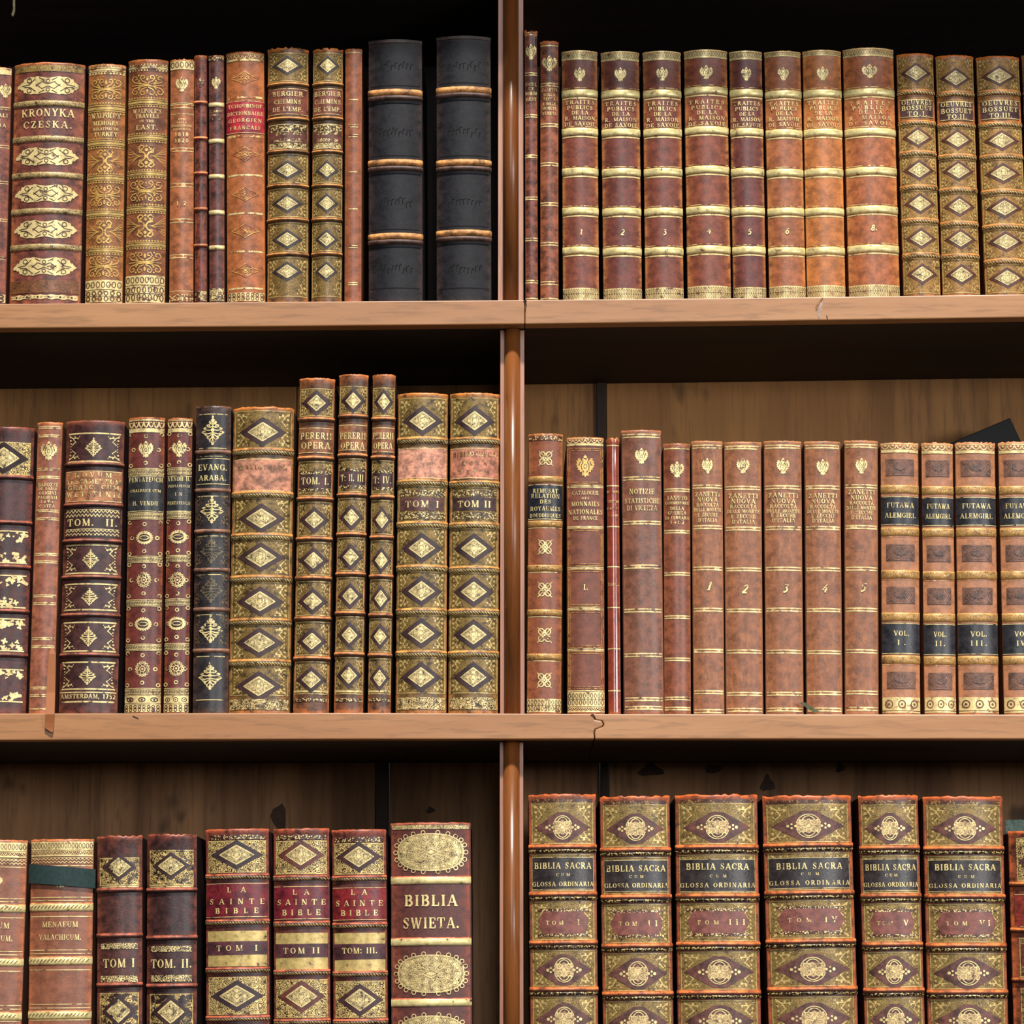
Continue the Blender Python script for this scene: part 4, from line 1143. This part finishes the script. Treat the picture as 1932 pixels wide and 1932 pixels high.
lb = b.label(304, 452, (36, 34, 36), .92, .25); b.text([(356, 34, 'EVANG.', .80), (414, 30, 'ARABA.', .76)], lb)
for y in (590, 812, 1028, 1250): b.ornament('corner', [y], .44, 86, .7, gold=(120, 98, 62))
b = Book(2, 'F', 50, 358, 203, 28, 332, 1726, (112, 82, 44), 'wide gilt volume with pink-brown worn label and diamonds, right of the black gospel', rnd=42, rub=(226, 132, 60), rag=.0006)
e = [222, 426, 641, 851, 1061, 1276, 1481, 1660]
for i in (0, 2, 3, 4, 5, 6): b.field(e[i] + (14 if i else 0), e[i + 1] - 14, 'fine', .95, .8, (160, 130, 68))
b.frieze(1664, 1716, 'fil', .94, .75)
for y in (330, 762, 956, 1176, 1382, 1600): b.lozenge(y, 76, .39, .62, (62, 38, 36), dots=False)
b.band([426, 641, 851, 1061, 1276, 1481], 18, .0022, 'rope')
lb = b.label(462, 626, (196, 130, 100), .93, .6, rag=.0008); b.text([(506, 18, 'BIBLIOTHECA', .8)], lb, cover=.35)

def pererii(xs, label, bands, loz, ty, vy, vol, head):
    b = Book(2, 'F', *xs, (92, 58, 38), label, 'three gilt opera volumes standing tallest on the middle shelf', rnd=46, rub=(214, 122, 62), back=.017)
    e = [head] + bands + [1655]
    for i in range(8):
        if i not in (1,): b.field(e[i] + (14 if i else 0), e[i + 1] - 14, 'fine', .93, .85, (160, 130, 68))
    for y in loz: b.lozenge(y, 68, .42, .58, (58, 32, 32))
    b.band(bands, 12, .0024)
    lb = b.label(bands[0] + 40, bands[1] - 24, (140, 84, 50), .94)
    b.text([(ty[0], 34, 'PERERII', .86), (ty[1], 34, 'OPERA', .80)], lb)
    lb = b.label(vy - 32, vy + 34, (72, 42, 40), .90, lines=False); b.frieze(vy - 48, vy - 34, 'dots', .9); b.frieze(vy + 36, vy + 50, 'dots', .9)
    b.text([(vy, 36, vol, .76)], lb); b.line([1625], 8); b.frieze(1660, 1676, 'dots', .9)
pererii((383, 562, 60, 350, 530, 1726), 'tall gilt opera volume marked TOM. I.', [267, 461, 664, 864, 1060, 1262, 1461], [186, 770, 972, 1176, 1375, 1568], [350, 398], 575, 'TOM. I.', 112)
pererii((581, 730, 42, 556, 700, 1726), 'tall gilt opera volume marked T: II. III.', [252, 448, 645, 842, 1040, 1236, 1440], [175, 757, 955, 1150, 1345, 1546], [350, 398], 560, 'T: II. III', 100)
pererii((751, 863, 42, 722, 841, 1726), 'narrow tall gilt opera volume marked T: IV', [266, 458, 656, 857, 1052, 1246, 1446], [180, 770, 972, 1162, 1352, 1560], [350, 400], 570, 'T: IV.', 108)
def tomus(xs, label, bands, loz, lab, lt, vol, vcol):
    b = Book(2, 'F', *xs, (114, 84, 46), label, 'two gilt volumes with worn pink labels beside the divider', rnd=42, rub=(226, 136, 62))
    e = [158] + bands + [1650]
    for i in (0, 2, 3, 4, 5, 6): b.field(e[i] + (14 if i else 0), e[i + 1] - 14, 'fine', .95, .82, (162, 132, 68))
    b.frieze(1655, 1715, 'fil', .92, .85)
    for y in loz: b.lozenge(y, 78, .41, .60, (60, 38, 38), dots=False)
    b.band(bands, 17, .0022, 'rope')
    lb = b.label(408, 564, lab, .95, .55, rag=.0008)
    if lt: b.text(lt, lb, cover=.5)
    lb = b.label(656, 722, vcol, .86, lines=False); b.frieze(620, 650, 'dots', .9); b.frieze(730, 764, 'dots', .9); b.text([(690, 34, vol, .66)], lb)
tomus((873, 1126, 134, 863, 1116, 1728), 'gilt volume marked TOM I with a blank pink label', [371, 582, 792, 1010, 1226, 1437], [275, 910, 1125, 1336, 1555], (206, 140, 112), None, 'TOM I', (92, 56, 54))
tomus((1133, 1386, 134, 1128, 1373, 1728), 'gilt volume marked TOM II with a worn pinkish label, next to the divider moulding', [372, 588, 796, 1016, 1228, 1438], [275, 912, 1128, 1342, 1555], (190, 118, 90), [(440, 24, 'BIBLIOTHECA', .86), (486, 18, 'NOVA', .5), (530, 18, 'VETUS', .6)], 'TOM II', (66, 42, 44))

# ------------------------------------------------------------------ middle row, right bay
b = Book(2, 'G', 195, 389, 168, 188, 376, 1714, (138, 74, 46), 'brown book with a black title label and gold knots, first right of the divider', rnd=40, mott=.5, rub=(204, 128, 66))
b.frieze(176, 206, 'dots'); b.ornament('knot', [306, 796, 1032, 1283, 1532], .23, 47)
lb = b.label(448, 646, (34, 36, 44), .98, .25)
b.text([(486, 24, 'REMUSAT', .72), (514, 24, 'RELATION', .82), (546, 22, 'DES', .32), (584, 24, 'ROYAUMES', .86), (622, 22, 'BOUDDHIQUES', .88)], lb)
b.band([421, 666, 911, 1157, 1401], 17, .0016, 'gold'); b.line([y + 24 for y in (666, 911, 1157, 1401)], 4); b.frieze(1634, 1708, 'palm', .97, .85, 17)
b = Book(2, 'G', 402, 612, 188, 412, 617, 1714, (122, 66, 48), 'brown coin catalogue with a large gold eagle and framed panels', rnd=34, mott=.4, rough=.45)
b.frieze(194, 236, 'arch', .97, .95, 30); b.ornament('eagle', [350], .25, 62, gold=(232, 186, 104))
for c, hh in ((350, 100), (797, 102), (1022, 102), (1248, 102), (1475, 102)): b.ornament('frame', [c], .46, hh, .75, gold=(200, 150, 80))
b.dline([461, 686, 911, 1136, 1363], 8, 5, .9); b.line([1590], 6)
b.text([(497, 22, 'CATALOGUE', .70), (527, 12, 'DES', .2), (558, 26, 'MONNAIES', .74), (602, 26, 'NATIONALES', .90), (636, 20, 'DE FRANCE', .64)]); b.text([(1018, 32, 'I.', .12)])
b.frieze(1597, 1676, 'palm', .97, .9, 19); b.frieze(1680, 1708, 'arch', .97, .9, 24)
b = Book(2, 'G', 626, 695, 193, 635, 708, 1714, (140, 54, 34), 'thin glossy red-brown book between the catalogue and the tallest brown book', rnd=50, mott=.4, rough=.16, rag=.0014)
b.line([235, 458, 683, 905, 1130, 1358, 1590], 6); b.text([(492, 13, 'MONETE', .9), (545, 13, 'ANTICHE', .9), (585, 13, 'ITALIANE', .9), (622, 11, 'PARTE', .7)], cover=.6); b.text([(1003, 16, 'TAVOLE', .8)], cover=.6)
b = Book(2, 'G', 701, 935, 148, 728, 940, 1712, (124, 76, 56), 'tallest brown book right of the divider, with gold statistical title of Vicenza', rnd=32, rough=.30, streak=.15, mott=.55, rub=(176, 108, 72))
b.dline([181, 416, 661, 904, 1146, 1392, 1636, 1684], 15, 7, .9, .93); b.ornament('eagle', [295], .17, 46)
b.text([(489, 30, 'NOTIZIE', .62), (540, 28, 'STATISTICHE', .84), (580, 28, 'DI VICENZA', .74)])
b = Book(2, 'G', 940, 1089, 222, 945, 1095, 1710, (132, 70, 46), 'slim brown book on the war of Ferrara', rnd=42, rough=.30, streak=.22, mott=.6, rub=(176, 108, 68))
b.dline([246, 481, 711, 944, 1183, 1416, 1632, 1688], 13, 7, .9, .95); b.ornament('eagle', [370], .27, 46)
b.text([(525, 24, 'SANUTO', .74), (553, 16, 'COMMENTARII', .84), (583, 18, 'DELLA', .5), (608, 20, 'GUERRA', .66), (635, 18, 'DI FERRARA', .86), (660, 18, '1482', .5)])
ZG = 'five numbered volumes of the Italian coin set'
def zanetti(fr, xs, label, lines, ey, ts, num, ny):
    b = Book(2, fr, *xs, (146, 88, 56), label, ZG, rnd=30, rough=.36, streak=.45, mott=.55, rub=(184, 122, 76))
    b.dline(lines, 15, 7, .92, .93); b.ornament('eagle', [ey], .18, 46)
    hs = [26, 26, 22, 20, 22, 22]; ws = [.78, .64, .70, .86, .64, .60]
    b.text([(ts[i], hs[i], t, ws[i]) for i, t in enumerate(('ZANETTI', 'NUOVA', 'RACCOLTA', 'DELLE MONETE', 'E ZECCHE', "D'ITALIA"))])
    b.text([(ny, 46, num, None)], slant=.35)
Z6 = [504, 534, 563, 590, 618, 647]
zanetti('G', (1096, 1266, 208, 1104, 1281, 1711), 'narrowest Italian coin volume, numbered 1, beside the slim war of Ferrara book', [241, 462, 686, 914, 1142, 1369, 1598, 1702], 350, Z6, '1', 1012)
zanetti('G', (1273, 1483, 213, 1286, 1493, 1711), 'Italian coin volume numbered 2, second from the slim war of Ferrara book', [246, 469, 694, 919, 1146, 1373, 1607, 1695], 348, [y + 9 for y in Z6], '2', 1028)
zanetti('H', (23, 236, 208, 38, 246, 1714), 'Italian coin volume numbered 3, left of the dark green bookmark end', [241, 466, 691, 916, 1142, 1374, 1607, 1694], 350, [510, 542, 571, 597, 622, 649], '3', 1025)
zanetti('H', (246, 451, 210, 262, 461, 1714), 'Italian coin volume numbered 4, the dark green bookmark end at its foot', [241, 466, 691, 919, 1144, 1377, 1603, 1694], 357, [512, 543, 573, 599, 624, 651], '4', 1025)
zanetti('H', (471, 655, 206, 471, 663, 1714), 'Italian coin volume numbered 5, touching the tan black-labelled volumes', [237, 460, 686, 916, 1142, 1372, 1600, 1690], 350, [492, 524, 553, 580, 606, 633], '5', 1020)
FG = 'four volumes with paired black labels at the right end of the middle shelf'
def futawa(xs, label, dy, vol, hx):
    b = Book(2, 'H', *xs, (174, 114, 78), label, FG, rnd=36, mott=.4, rough=.38, rub=(226, 142, 84), rag=.0008)
    b.frieze(222 + dy, 274 + dy, 'arch', .96, .95, 36)
    for y in (356, 826, 1062, 1532): b.ornament('hex', [y + dy], .37, 46, .75, gold=(150, 104, 80), under=(190, 130, 104))
    for y0, y1 in ((514, 676), (1214, 1388)):
        lb = b.label(y0 + dy, y1 + dy, (44, 42, 46), .98, .28)
        if y0 < 600: b.text([(565 + dy, 28, 'FUTAWA', .70), (621 + dy, 28, 'ALEMGIRI.', .80)], lb)
        else: b.text([(1273 + dy, 28, 'VOL.', .40), (1324 + dy, 28, vol, .04 + .09 * len(vol))], lb)
    b.band([476 + dy, 710 + dy, 946 + dy, 1180 + dy, 1417 + dy], 23, .0016, 'gold'); b.line([740 + dy, 975 + dy, 1445 + dy], 4, .97, .3)
    b.frieze(1626, 1712, 'loop', .97, .85, 60)
futawa((669, 883, 218, 682, 891, 1716), 'tan volume with black labels marked VOL. I.', 0, 'I.', 0)
futawa((891, 1075, 220, 918, 1086, 1716), 'narrow tan volume with black labels marked VOL. II.', 6, 'II.', 0)
futawa((1081, 1306, 216, 1105, 1326, 1716), 'wide tan volume with black labels marked VOL. III.', 4, 'III.', 0)
futawa((1319, 1532, 214, 1355, 1565, 1716), 'tan volume with black labels marked VOL. IV., cut by the right frame edge', 4, 'IV.', 0)

# ------------------------------------------------------------------ bottom row, left bay
MG = 'two brown calendar volumes with gold knotwork bands at the left of the bottom shelf'
def menaeum(xs, label, dy, full):
    b = Book(3, 'I', *xs, (138, 82, 58), label, MG, rnd=38, mott=.4, rough=.32, rub=(214, 120, 70))
    b.frieze(336 + dy, 400 + dy, 'dentil', .97, .95, 24); b.frieze(404 + dy, 446 + dy, 'arch', .97, .95, 26); b.frieze(456 + dy, 500 + dy, 'zig', .97, .9, 26); b.line([515 + dy], 6)
    b.ornament('eagle', [625 + dy], .17, 50)
    b.line([745 + dy, 768 + dy, 885 + dy, 1130 + dy, 1155 + dy, 1275 + dy, 1525 + dy, 1640 + dy, 1552 + dy], 6)
    for y in (815, 1207, 1602, 1995, 2390): b.band([y + dy], 30, .0016, 'smooth'); b.frieze(y + dy - 20, y + dy + 20, 'lace', .96, .95, 44) if 0 else None
    b.text([(942 + dy, 40, 'MENAEUM', .56), (1036 + dy, 40, 'VALACHICUM.', .66)])
    p = 26 * b.m       # knotwork drawn over the flat bands
    for y in (815, 1207, 1602):
        L = b.leaf(); L.off = .0020; zc = b.z(y + dy); n_ = int(b.w * .94 / p)
        for i in range(n_):
            x = -b.w * .47 + p * i
            L.stroke([(x, zc - 9 * b.m), (x + p * .75, zc + 10 * b.m)], 5 * b.m)
        L.done('knotwork', [leather((110, 74, 44), tag='stamp_leather')], b.root)
menaeum((-280, 198, 325, -330, 150, 1669), 'brown calendar volume cut by the left frame edge, its crest half visible', 8, 0)
menaeum((216, 686, 320, 199, 660, 1669), 'brown calendar volume with a dark green band wrapped around it', 0, 1)
TG = 'two worn dark volumes with blank second panels on the bottom shelf'
def toms(xs, label, bands, loz, fr, ty, vol, y0, col, wv):
    b = Book(3, 'I', *xs, col, label, TG, rnd=40, rub=(158, 78, 54), rag=.0009, rough=.33)
    b.field(y0, bands[0] - 30, 'fil', .88, .72, (226, 194, 118)); b.lozenge(loz[0], 98, .38, .66, (56, 32, 30), cover=.75)
    b.field(bands[2] + 56, bands[2] + 300, 'fil', .86, .6, (226, 194, 118)); b.lozenge(loz[1], 118, .38, .66, (56, 32, 30), cover=.7)
    b.line([bands[0] - 36, bands[0] - 24], 6, .85, .8)
    b.band(bands + [1745], 18, .0024)
    b.frieze(fr[0] - 22, fr[0] + 20, 'fil', .80, .85); b.frieze(fr[1] - 24, fr[1] + 24, 'fil', .80, .8); b.text([(ty, 62, vol, wv)], cover=.95)
toms((693, 1049, 297, 706, 1032, 1669), 'worn dark brown volume marked TOM I beside the green-banded book', [692, 1024, 1384], [525, 1575], [1102, 1340], 1225, 'TOM I', 455, (78, 42, 36), .68)
toms((1062, 1440, 285, 1066, 1432, 1669), 'worn blackish volume marked TOM. II. with broken gold, next to its TOM I', [692, 1040, 1392], [515, 1582], [1122, 1336], 1228, 'TOM. II.', 400, (60, 34, 32), .80)
SG = 'three La Sainte Bible volumes on the bottom shelf'
def sainte(fr, xs, label, bands, loz, lab, ty, fy, vy, vol, y0, dark, wine):
    b = Book(3, fr, *xs, (90, 44, 38), label, SG, rnd=38, rub=(190, 92, 58), rough=.34)
    b.frieze(y0 - 40, y0 - 8, 'dots', .88, .8)
    b.field(y0, bands[0] - 26, 'fil', .92, .95, (232, 204, 128)); b.field(bands[2] + 50, bands[3] - 26, 'fil', .92, .95, (232, 204, 128))
    b.lozenge(loz[0], 106, .42, .64, dark, edge=False); b.lozenge(loz[1], 112, .42, .64, dark, edge=False)
    b.band(bands + [1985, 2340], 19, .0024, 'rope')
    lb = b.label(lab[0], lab[1], wine, .97, .3)
    b.text([(ty[0], 36, 'LA', .30), (ty[1], 38, 'SAINTE', .86), (ty[2], 38, 'BIBLE', .68)], lb)
    b.field(fy[0] - 40, fy[1] + 46, 'solid', .93, .97, (206, 178, 110))
    lb = b.label(fy[0] + 36, fy[1] - 38, (78, 40, 46), .95, lines=False); b.text([(vy, 40, vol, .64)], lb)
sainte('I', (1491, 1962, 245, 1500, 1962, 1669), 'La Sainte Bible volume marked TOM I, first of the three from the left', [592, 925, 1275, 1628], [435, 1465], (640, 892), (690, 775, 842), (1030, 1202), 1115, 'TOM I', 330, (56, 38, 42), (110, 28, 36))
sainte('J', (128, 526, 232, 136, 530, 1605), 'middle La Sainte Bible volume, marked TOM II, with redder brown lozenges', [580, 902, 1242, 1588], [420, 1412], (636, 872), (680, 750, 822), (1006, 1176), 1090, 'TOM II', 318, (96, 48, 40), (110, 28, 38))
sainte('J', (541, 921, 240, 551, 936, 1605), 'La Sainte Bible volume marked TOM: III, beside the thick oval-tooled bible', [582, 912, 1252, 1588], [432, 1436], (645, 878), (680, 757, 825), (1006, 1190), 1090, 'TOM: III.', 335, (66, 36, 36), (124, 30, 34))
b = Book(3, 'J', 948, 1521, 192, 960, 1523, 1605, (92, 46, 40), 'thick brown volume titled BIBLIA SWIETA with large gold lace ovals', rnd=27, mott=.5, rough=.4, rub=(180, 90, 56), back=.018)
b.frieze(204, 238, 'fine', .96, .9); b.ornament('oval', [400, 1252, 1680, 2100], .45, 140, .95)
for y in (595, 1026, 1452, 1880): b.band([y], 28, .0018, 'smooth'); b.frieze(y - 12, y + 26, 'fine', .97)
b.text([(738, 76, 'BIBLIA', .66), (896, 74, 'SWIETA.', .70)])

# ------------------------------------------------------------------ bottom row, right bay
BG = 'six Biblia Sacra folios with black labels on the bottom shelf'
def sacra(fr, xs, label, bands, orn, vol, cy, ts, vy, wide=1.0, rag=.0010):
    b = Book(3, fr, *xs, (112, 64, 48), label, BG, rnd=33, rub=(220, 104, 44), rag=rag, rough=.33, mott=.6)
    e = [xs[2] + 60] + bands + [2020]
    gold = (176, 148, 82)
    for i in range(5):
        b.field(e[i] + (52 if i else 0), e[i + 1] - 22, 'fine', .93, .99, gold, (112, 74, 46))
    b.frieze(xs[2] + 34, xs[2] + 62, 'dots', .9, .6, gold=(170, 140, 84))
    b.ornament('bible', [orn[0]], .41, 116, .95, under=(176, 104, 90)); b.ornament('bible', orn[1:], .42, 118, .95, under=(176, 104, 90))
    b.band(bands, 20, .0030, 'rub'); b.band([y + 27 for y in bands], 15, .0022, 'm', [gilt((50, 34, 26), 'dots', .97, (228, 200, 124))])
    b.band([2010, 2360], 20, .003, 'rub')
    lb = b.label(cy[0], cy[1], (52, 44, 44), .90, .26)
    b.text([(ts[0], 44, 'BIBLIA SACRA', .84 * wide), (ts[1], 20, 'CUM', .20), (ts[2], 32, 'GLOSSA ORDINARIA', .90)], lb)
    L = b.leaf(); L.off = .00055; a = .36 * b.w; zc = b.z(vy); h = 80 * b.m   # rounded volume cartouche
    L.colfill(-a, a, lambda x: zc - h * min(1, .30 + 4.2 * (1 - abs(x) / a)), lambda x: zc + h * min(1, .30 + 4.2 * (1 - abs(x) / a)), 34)
    o = L.done('title_label', [leather((128, 72, 62), (150, 88, 64), .34, .6, tag='label_leather')], b.root)
    for y in (vy - 92, vy + 90): b.frieze(y - 10, y + 10, 'dots', .76, .9)
    t, n_ = vol
    L = b.leaf(); L.off = .0010; gp = .11
    L.text('TOM', -.13 * b.w, b.z(vy), 30 * b.m, .26 * b.w); L.text(n_, .22 * b.w, b.z(vy - 2), 40 * b.m, (.02 + .06 * len(n_)) * b.w)
    L.done('lettering', [gilt((128, 72, 62), 'solid', .8, (246, 218, 148))], o)
sacra('K', (136, 641, 224, 160, 651, 1901), 'Biblia Sacra folio marked TOM I, next to the divider moulding', [610, 955, 1310, 1650], [468, 1508, 1866], ('TOM', 'I'), (682, 922), (746, 812, 880), 1162)
sacra('K', (656, 1181, 238, 690, 1201, 1901), 'Biblia Sacra folio marked TOM II, second from the divider moulding', [632, 975, 1332, 1682], [478, 1535, 1890], ('TOM', 'II'), (702, 938), (766, 826, 890), 1170)
sacra('K', (1206, 1822, 228, 1236, 1841, 1901), 'Biblia Sacra folio marked TOM III, third from the divider moulding', [612, 968, 1320, 1674], [466, 1522, 1880], ('TOM', 'III'), (696, 938), (752, 822, 888), 1160, .9)
sacra('L', (20, 682, 233, 76, 727, 1901), 'widest Biblia Sacra folio, marked TOM IV', [598, 946, 1300, 1648], [456, 1502, 1860], ('TOM', 'IV'), (684, 914), (748, 806, 870), 1142, .88)
sacra('L', (716, 1168, 234, 776, 1211, 1901), 'narrowest Biblia Sacra folio, marked TOM V', [618, 968, 1322, 1656], [474, 1520, 1870], ('TOM', 'V'), (694, 932), (757, 816, 884), 1165)
sacra('L', (1187, 1792, 238, 1241, 1822, 1901), 'Biblia Sacra folio marked TOM VI, last of the six on the right', [622, 972, 1330, 1670], [476, 1530, 1876], ('TOM', 'VI'), (700, 938), (757, 826, 892), 1167, .9)
b = Book(3, 'L', 1818, 2330, 492, 1864, 2370, 1901, (92, 50, 38), 'shorter dark brown book with red label cut by the right edge of the bottom shelf', rnd=38, rub=(226, 110, 44))
b.field(540, 860, 'fil', .80, .9, (214, 186, 116)); b.lozenge(720, 150, .38, .6); b.band([880, 1215, 1580], 18, .0026); lb = b.label(950, 1192, (124, 44, 34), .88, .32)
b.text([(1020, 40, 'BIBLIA', .6)], lb); b.field(1270, 1560, 'fil', .8, .8); lb = b.label(1310, 1490, (96, 40, 32), .74); b.field(1640, 1900, 'fil', .8, .8)

# ------------------------------------------------------------------ loose things
def strip(name, pts, halfw, thick, mat, taper=None):
    """a bent strap: pts are (x, y, z) along its middle, halfw half widths"""
    vs = []; fs = []
    for (x, y, z), h in zip(pts, halfw):
        vs += [(x - h, y, z), (x + h, y + .0003, z), (x + h, y + thick + .0003, z), (x - h, y + thick, z)]
    for i in range(len(pts) - 1):
        for k in range(4):
            a = 4 * i + k; c = 4 * i + (k + 1) % 4
            fs.append((a, c, c + 4, a + 4))
    fs.append((3, 2, 1, 0)); q = 4 * (len(pts) - 1); fs.append((q, q + 1, q + 2, q + 3))
    o = raw(name, vs, fs, [mat]); return o
def at(fr, x, y, Y):
    ox, oy, k = FR[fr]; p = P(ox + x / k, oy + y / k, Y); return (p.x, p.y, p.z)
st = strip('leather_strap', [at('E', 286, 1352, .0165), at('E', 289, 1385, .0135), at('E', 284, 1500, .0115), at('E', 280, 1600, .009), at('E', 277, 1690, -.003), at('E', 275, 1720, -.006), at('E', 274, 1765, -.0045), at('E', 272, 1795, -.004), at('E', 288, 1818, -.004)],
           [.0008, .0034, .0040, .0043, .0044, .0045, .0045, .0044, .0009], .0014, leather((152, 84, 34), (190, 120, 70), .6, .8, tag='strap_leather', worn=False))
top(st, 'pale leather strap hanging from a book down over the middle shelf edge', 'strap')
gs = strip('bookmark', [at('H', 238, 1655, .013), at('H', 262, 1672, .0125), at('H', 298, 1694, .0115), at('H', 322, 1709, .0105)], [.0032, .0034, .0036, .0030], .0006, plain('green_cloth', (70, 72, 44), .8))
top(gs, 'small dark green bookmark end poking out between coin volumes 3 and 4', 'bookmark')
cs = strip('ribbon', [at('A', 88, -215, .02), at('A', 87, -180, .02), at('A', 89, -150, .0195), at('A', 86, -128, .019), at('A', 80, -112, .019), at('A', 80, -98, .019)], [.0012, .0011, .0011, .0013, .0015, .0004], .0006, plain('olive_cloth', (150, 142, 100), .85))
top(cs, 'frayed olive ribbon end dangling into the top left corner', 'ribbon')
# green paper band round the second calendar volume (slightly slanted)
mb = [o for o in COL.objects if o.get('label', '').startswith('brown calendar volume with a dark green')][0]
class Q: pass
zL0, zL1 = P(60, 1500 + 500 / 3.864, .019).z, P(60, 1500 + 640 / 3.864, .019).z
zR0, zR1 = P(175, 1500 + 540 / 3.864, .019).z, P(175, 1500 + 678 / 3.864, .019).z
bx = mb.location.x; bw = (P(686 / 3.864, 1600, .024).x - P(216 / 3.864, 1600, .024).x) / 2 + .0004
A = radians(38); R_ = bw / sin(A); vs = []; fs = []
n = 20
for i in range(n + 1):
    x = -bw + 2 * bw * i / n; a = asin(max(-1, min(1, x / R_))); y = R_ - R_ * cos(a); t = i / n
    for off in (.0034, .0028):
        for z in (zL0 + (zR0 - zL0) * t, zL1 + (zR1 - zL1) * t):
            vs.append((x + off * sin(a) * .3, y - off * cos(a), z - mb.location.z))
for i in range(n):
    q = 4 * i; r = q + 4
    fs += [(q, q + 1, r + 1, r), (q + 2, r + 2, r + 3, q + 3), (q, r, r + 2, q + 2), (q + 1, q + 3, r + 3, r + 1)]
fs += [(0, 2, 3, 1), (4 * n, 4 * n + 1, 4 * n + 3, 4 * n + 2)]
gb = raw('ribbon_band', vs, fs, [plain('green_ribbon', (22, 48, 46), .75)])
gb.location = mb.location + Vector((P(128, 1580, .02).x * 0 + (P((60 + 174) / 2, 1580, .02).x - bx), 0, 0))
top(gb, 'dark green paper band wrapped aslant round a brown calendar volume', 'ribbon')
# black-bound book lying aslant behind the last tan volumes
def slant_prism(name, pts, Y0, Y1, mat):
    q = [P(x, y, Y0) for x, y in pts]
    return prism(name, [(p.x, p.z) for p in q], Y0, Y1, mat, None, .0015)
bb = bpy.data.objects.new('book', None); COL.objects.link(bb)
p0 = P(1880, 1000, .235); bb.location = (p0.x, .235, p0.z)
top(bb, 'black book lying aslant behind the tan volumes with black labels', 'book')
def rel(o):
    o.parent = bb; o.location = Vector(o.location) - bb.location
blk = plain('black_cloth', (9, 9, 10), .7)
ang = atan2(-(789 - 838), (1905 - 1790))
c_ = P(1905, 789, .225); ux = Vector((cos(.405), 0, sin(.405))); uz = Vector((-sin(.405), 0, cos(.405)))
def obox(name, a0, a1, h0, h1, y0, y1, mat):
    vs = []
    for a in (a0, a1):
        for y in (y0, y1):
            for h in (h0, h1):
                v = c_ + ux * a + uz * h; vs.append((v.x, y, v.z))
    f = [(0, 1, 3, 2), (4, 6, 7, 5), (0, 4, 5, 1), (2, 3, 7, 6), (0, 2, 6, 4), (1, 5, 7, 3)]
    o = raw(name, vs, f, [mat], None, bevel=.001)
    bm = bmesh.new(); bm.from_mesh(o.data); bmesh.ops.recalc_face_normals(bm, faces=bm.faces); bm.to_mesh(o.data); bm.free()
    rel(o)
obox('board', -.22, 0, -.003, 0, .225, .30, blk); obox('board', -.22, 0, -.036, -.033, .225, .30, blk)
obox('page_block', -.216, -.003, -.033, -.003, .228, .297, pages_mat()); obox('spine', -.22, 0, -.036, 0, .222, .2248, blk)
# greenish paper slip standing behind the last bottom-row book
ps = slant_prism('paper_slip', [(1897, 1547), (1925, 1546), (1960, 1552), (1960, 2116), (1897, 2116)], .22, .2208, plain('grey_green_paper', (128, 150, 136), .8))
top(ps, 'grey-green paper slip sticking up behind the last book of the bottom shelf', 'paper')
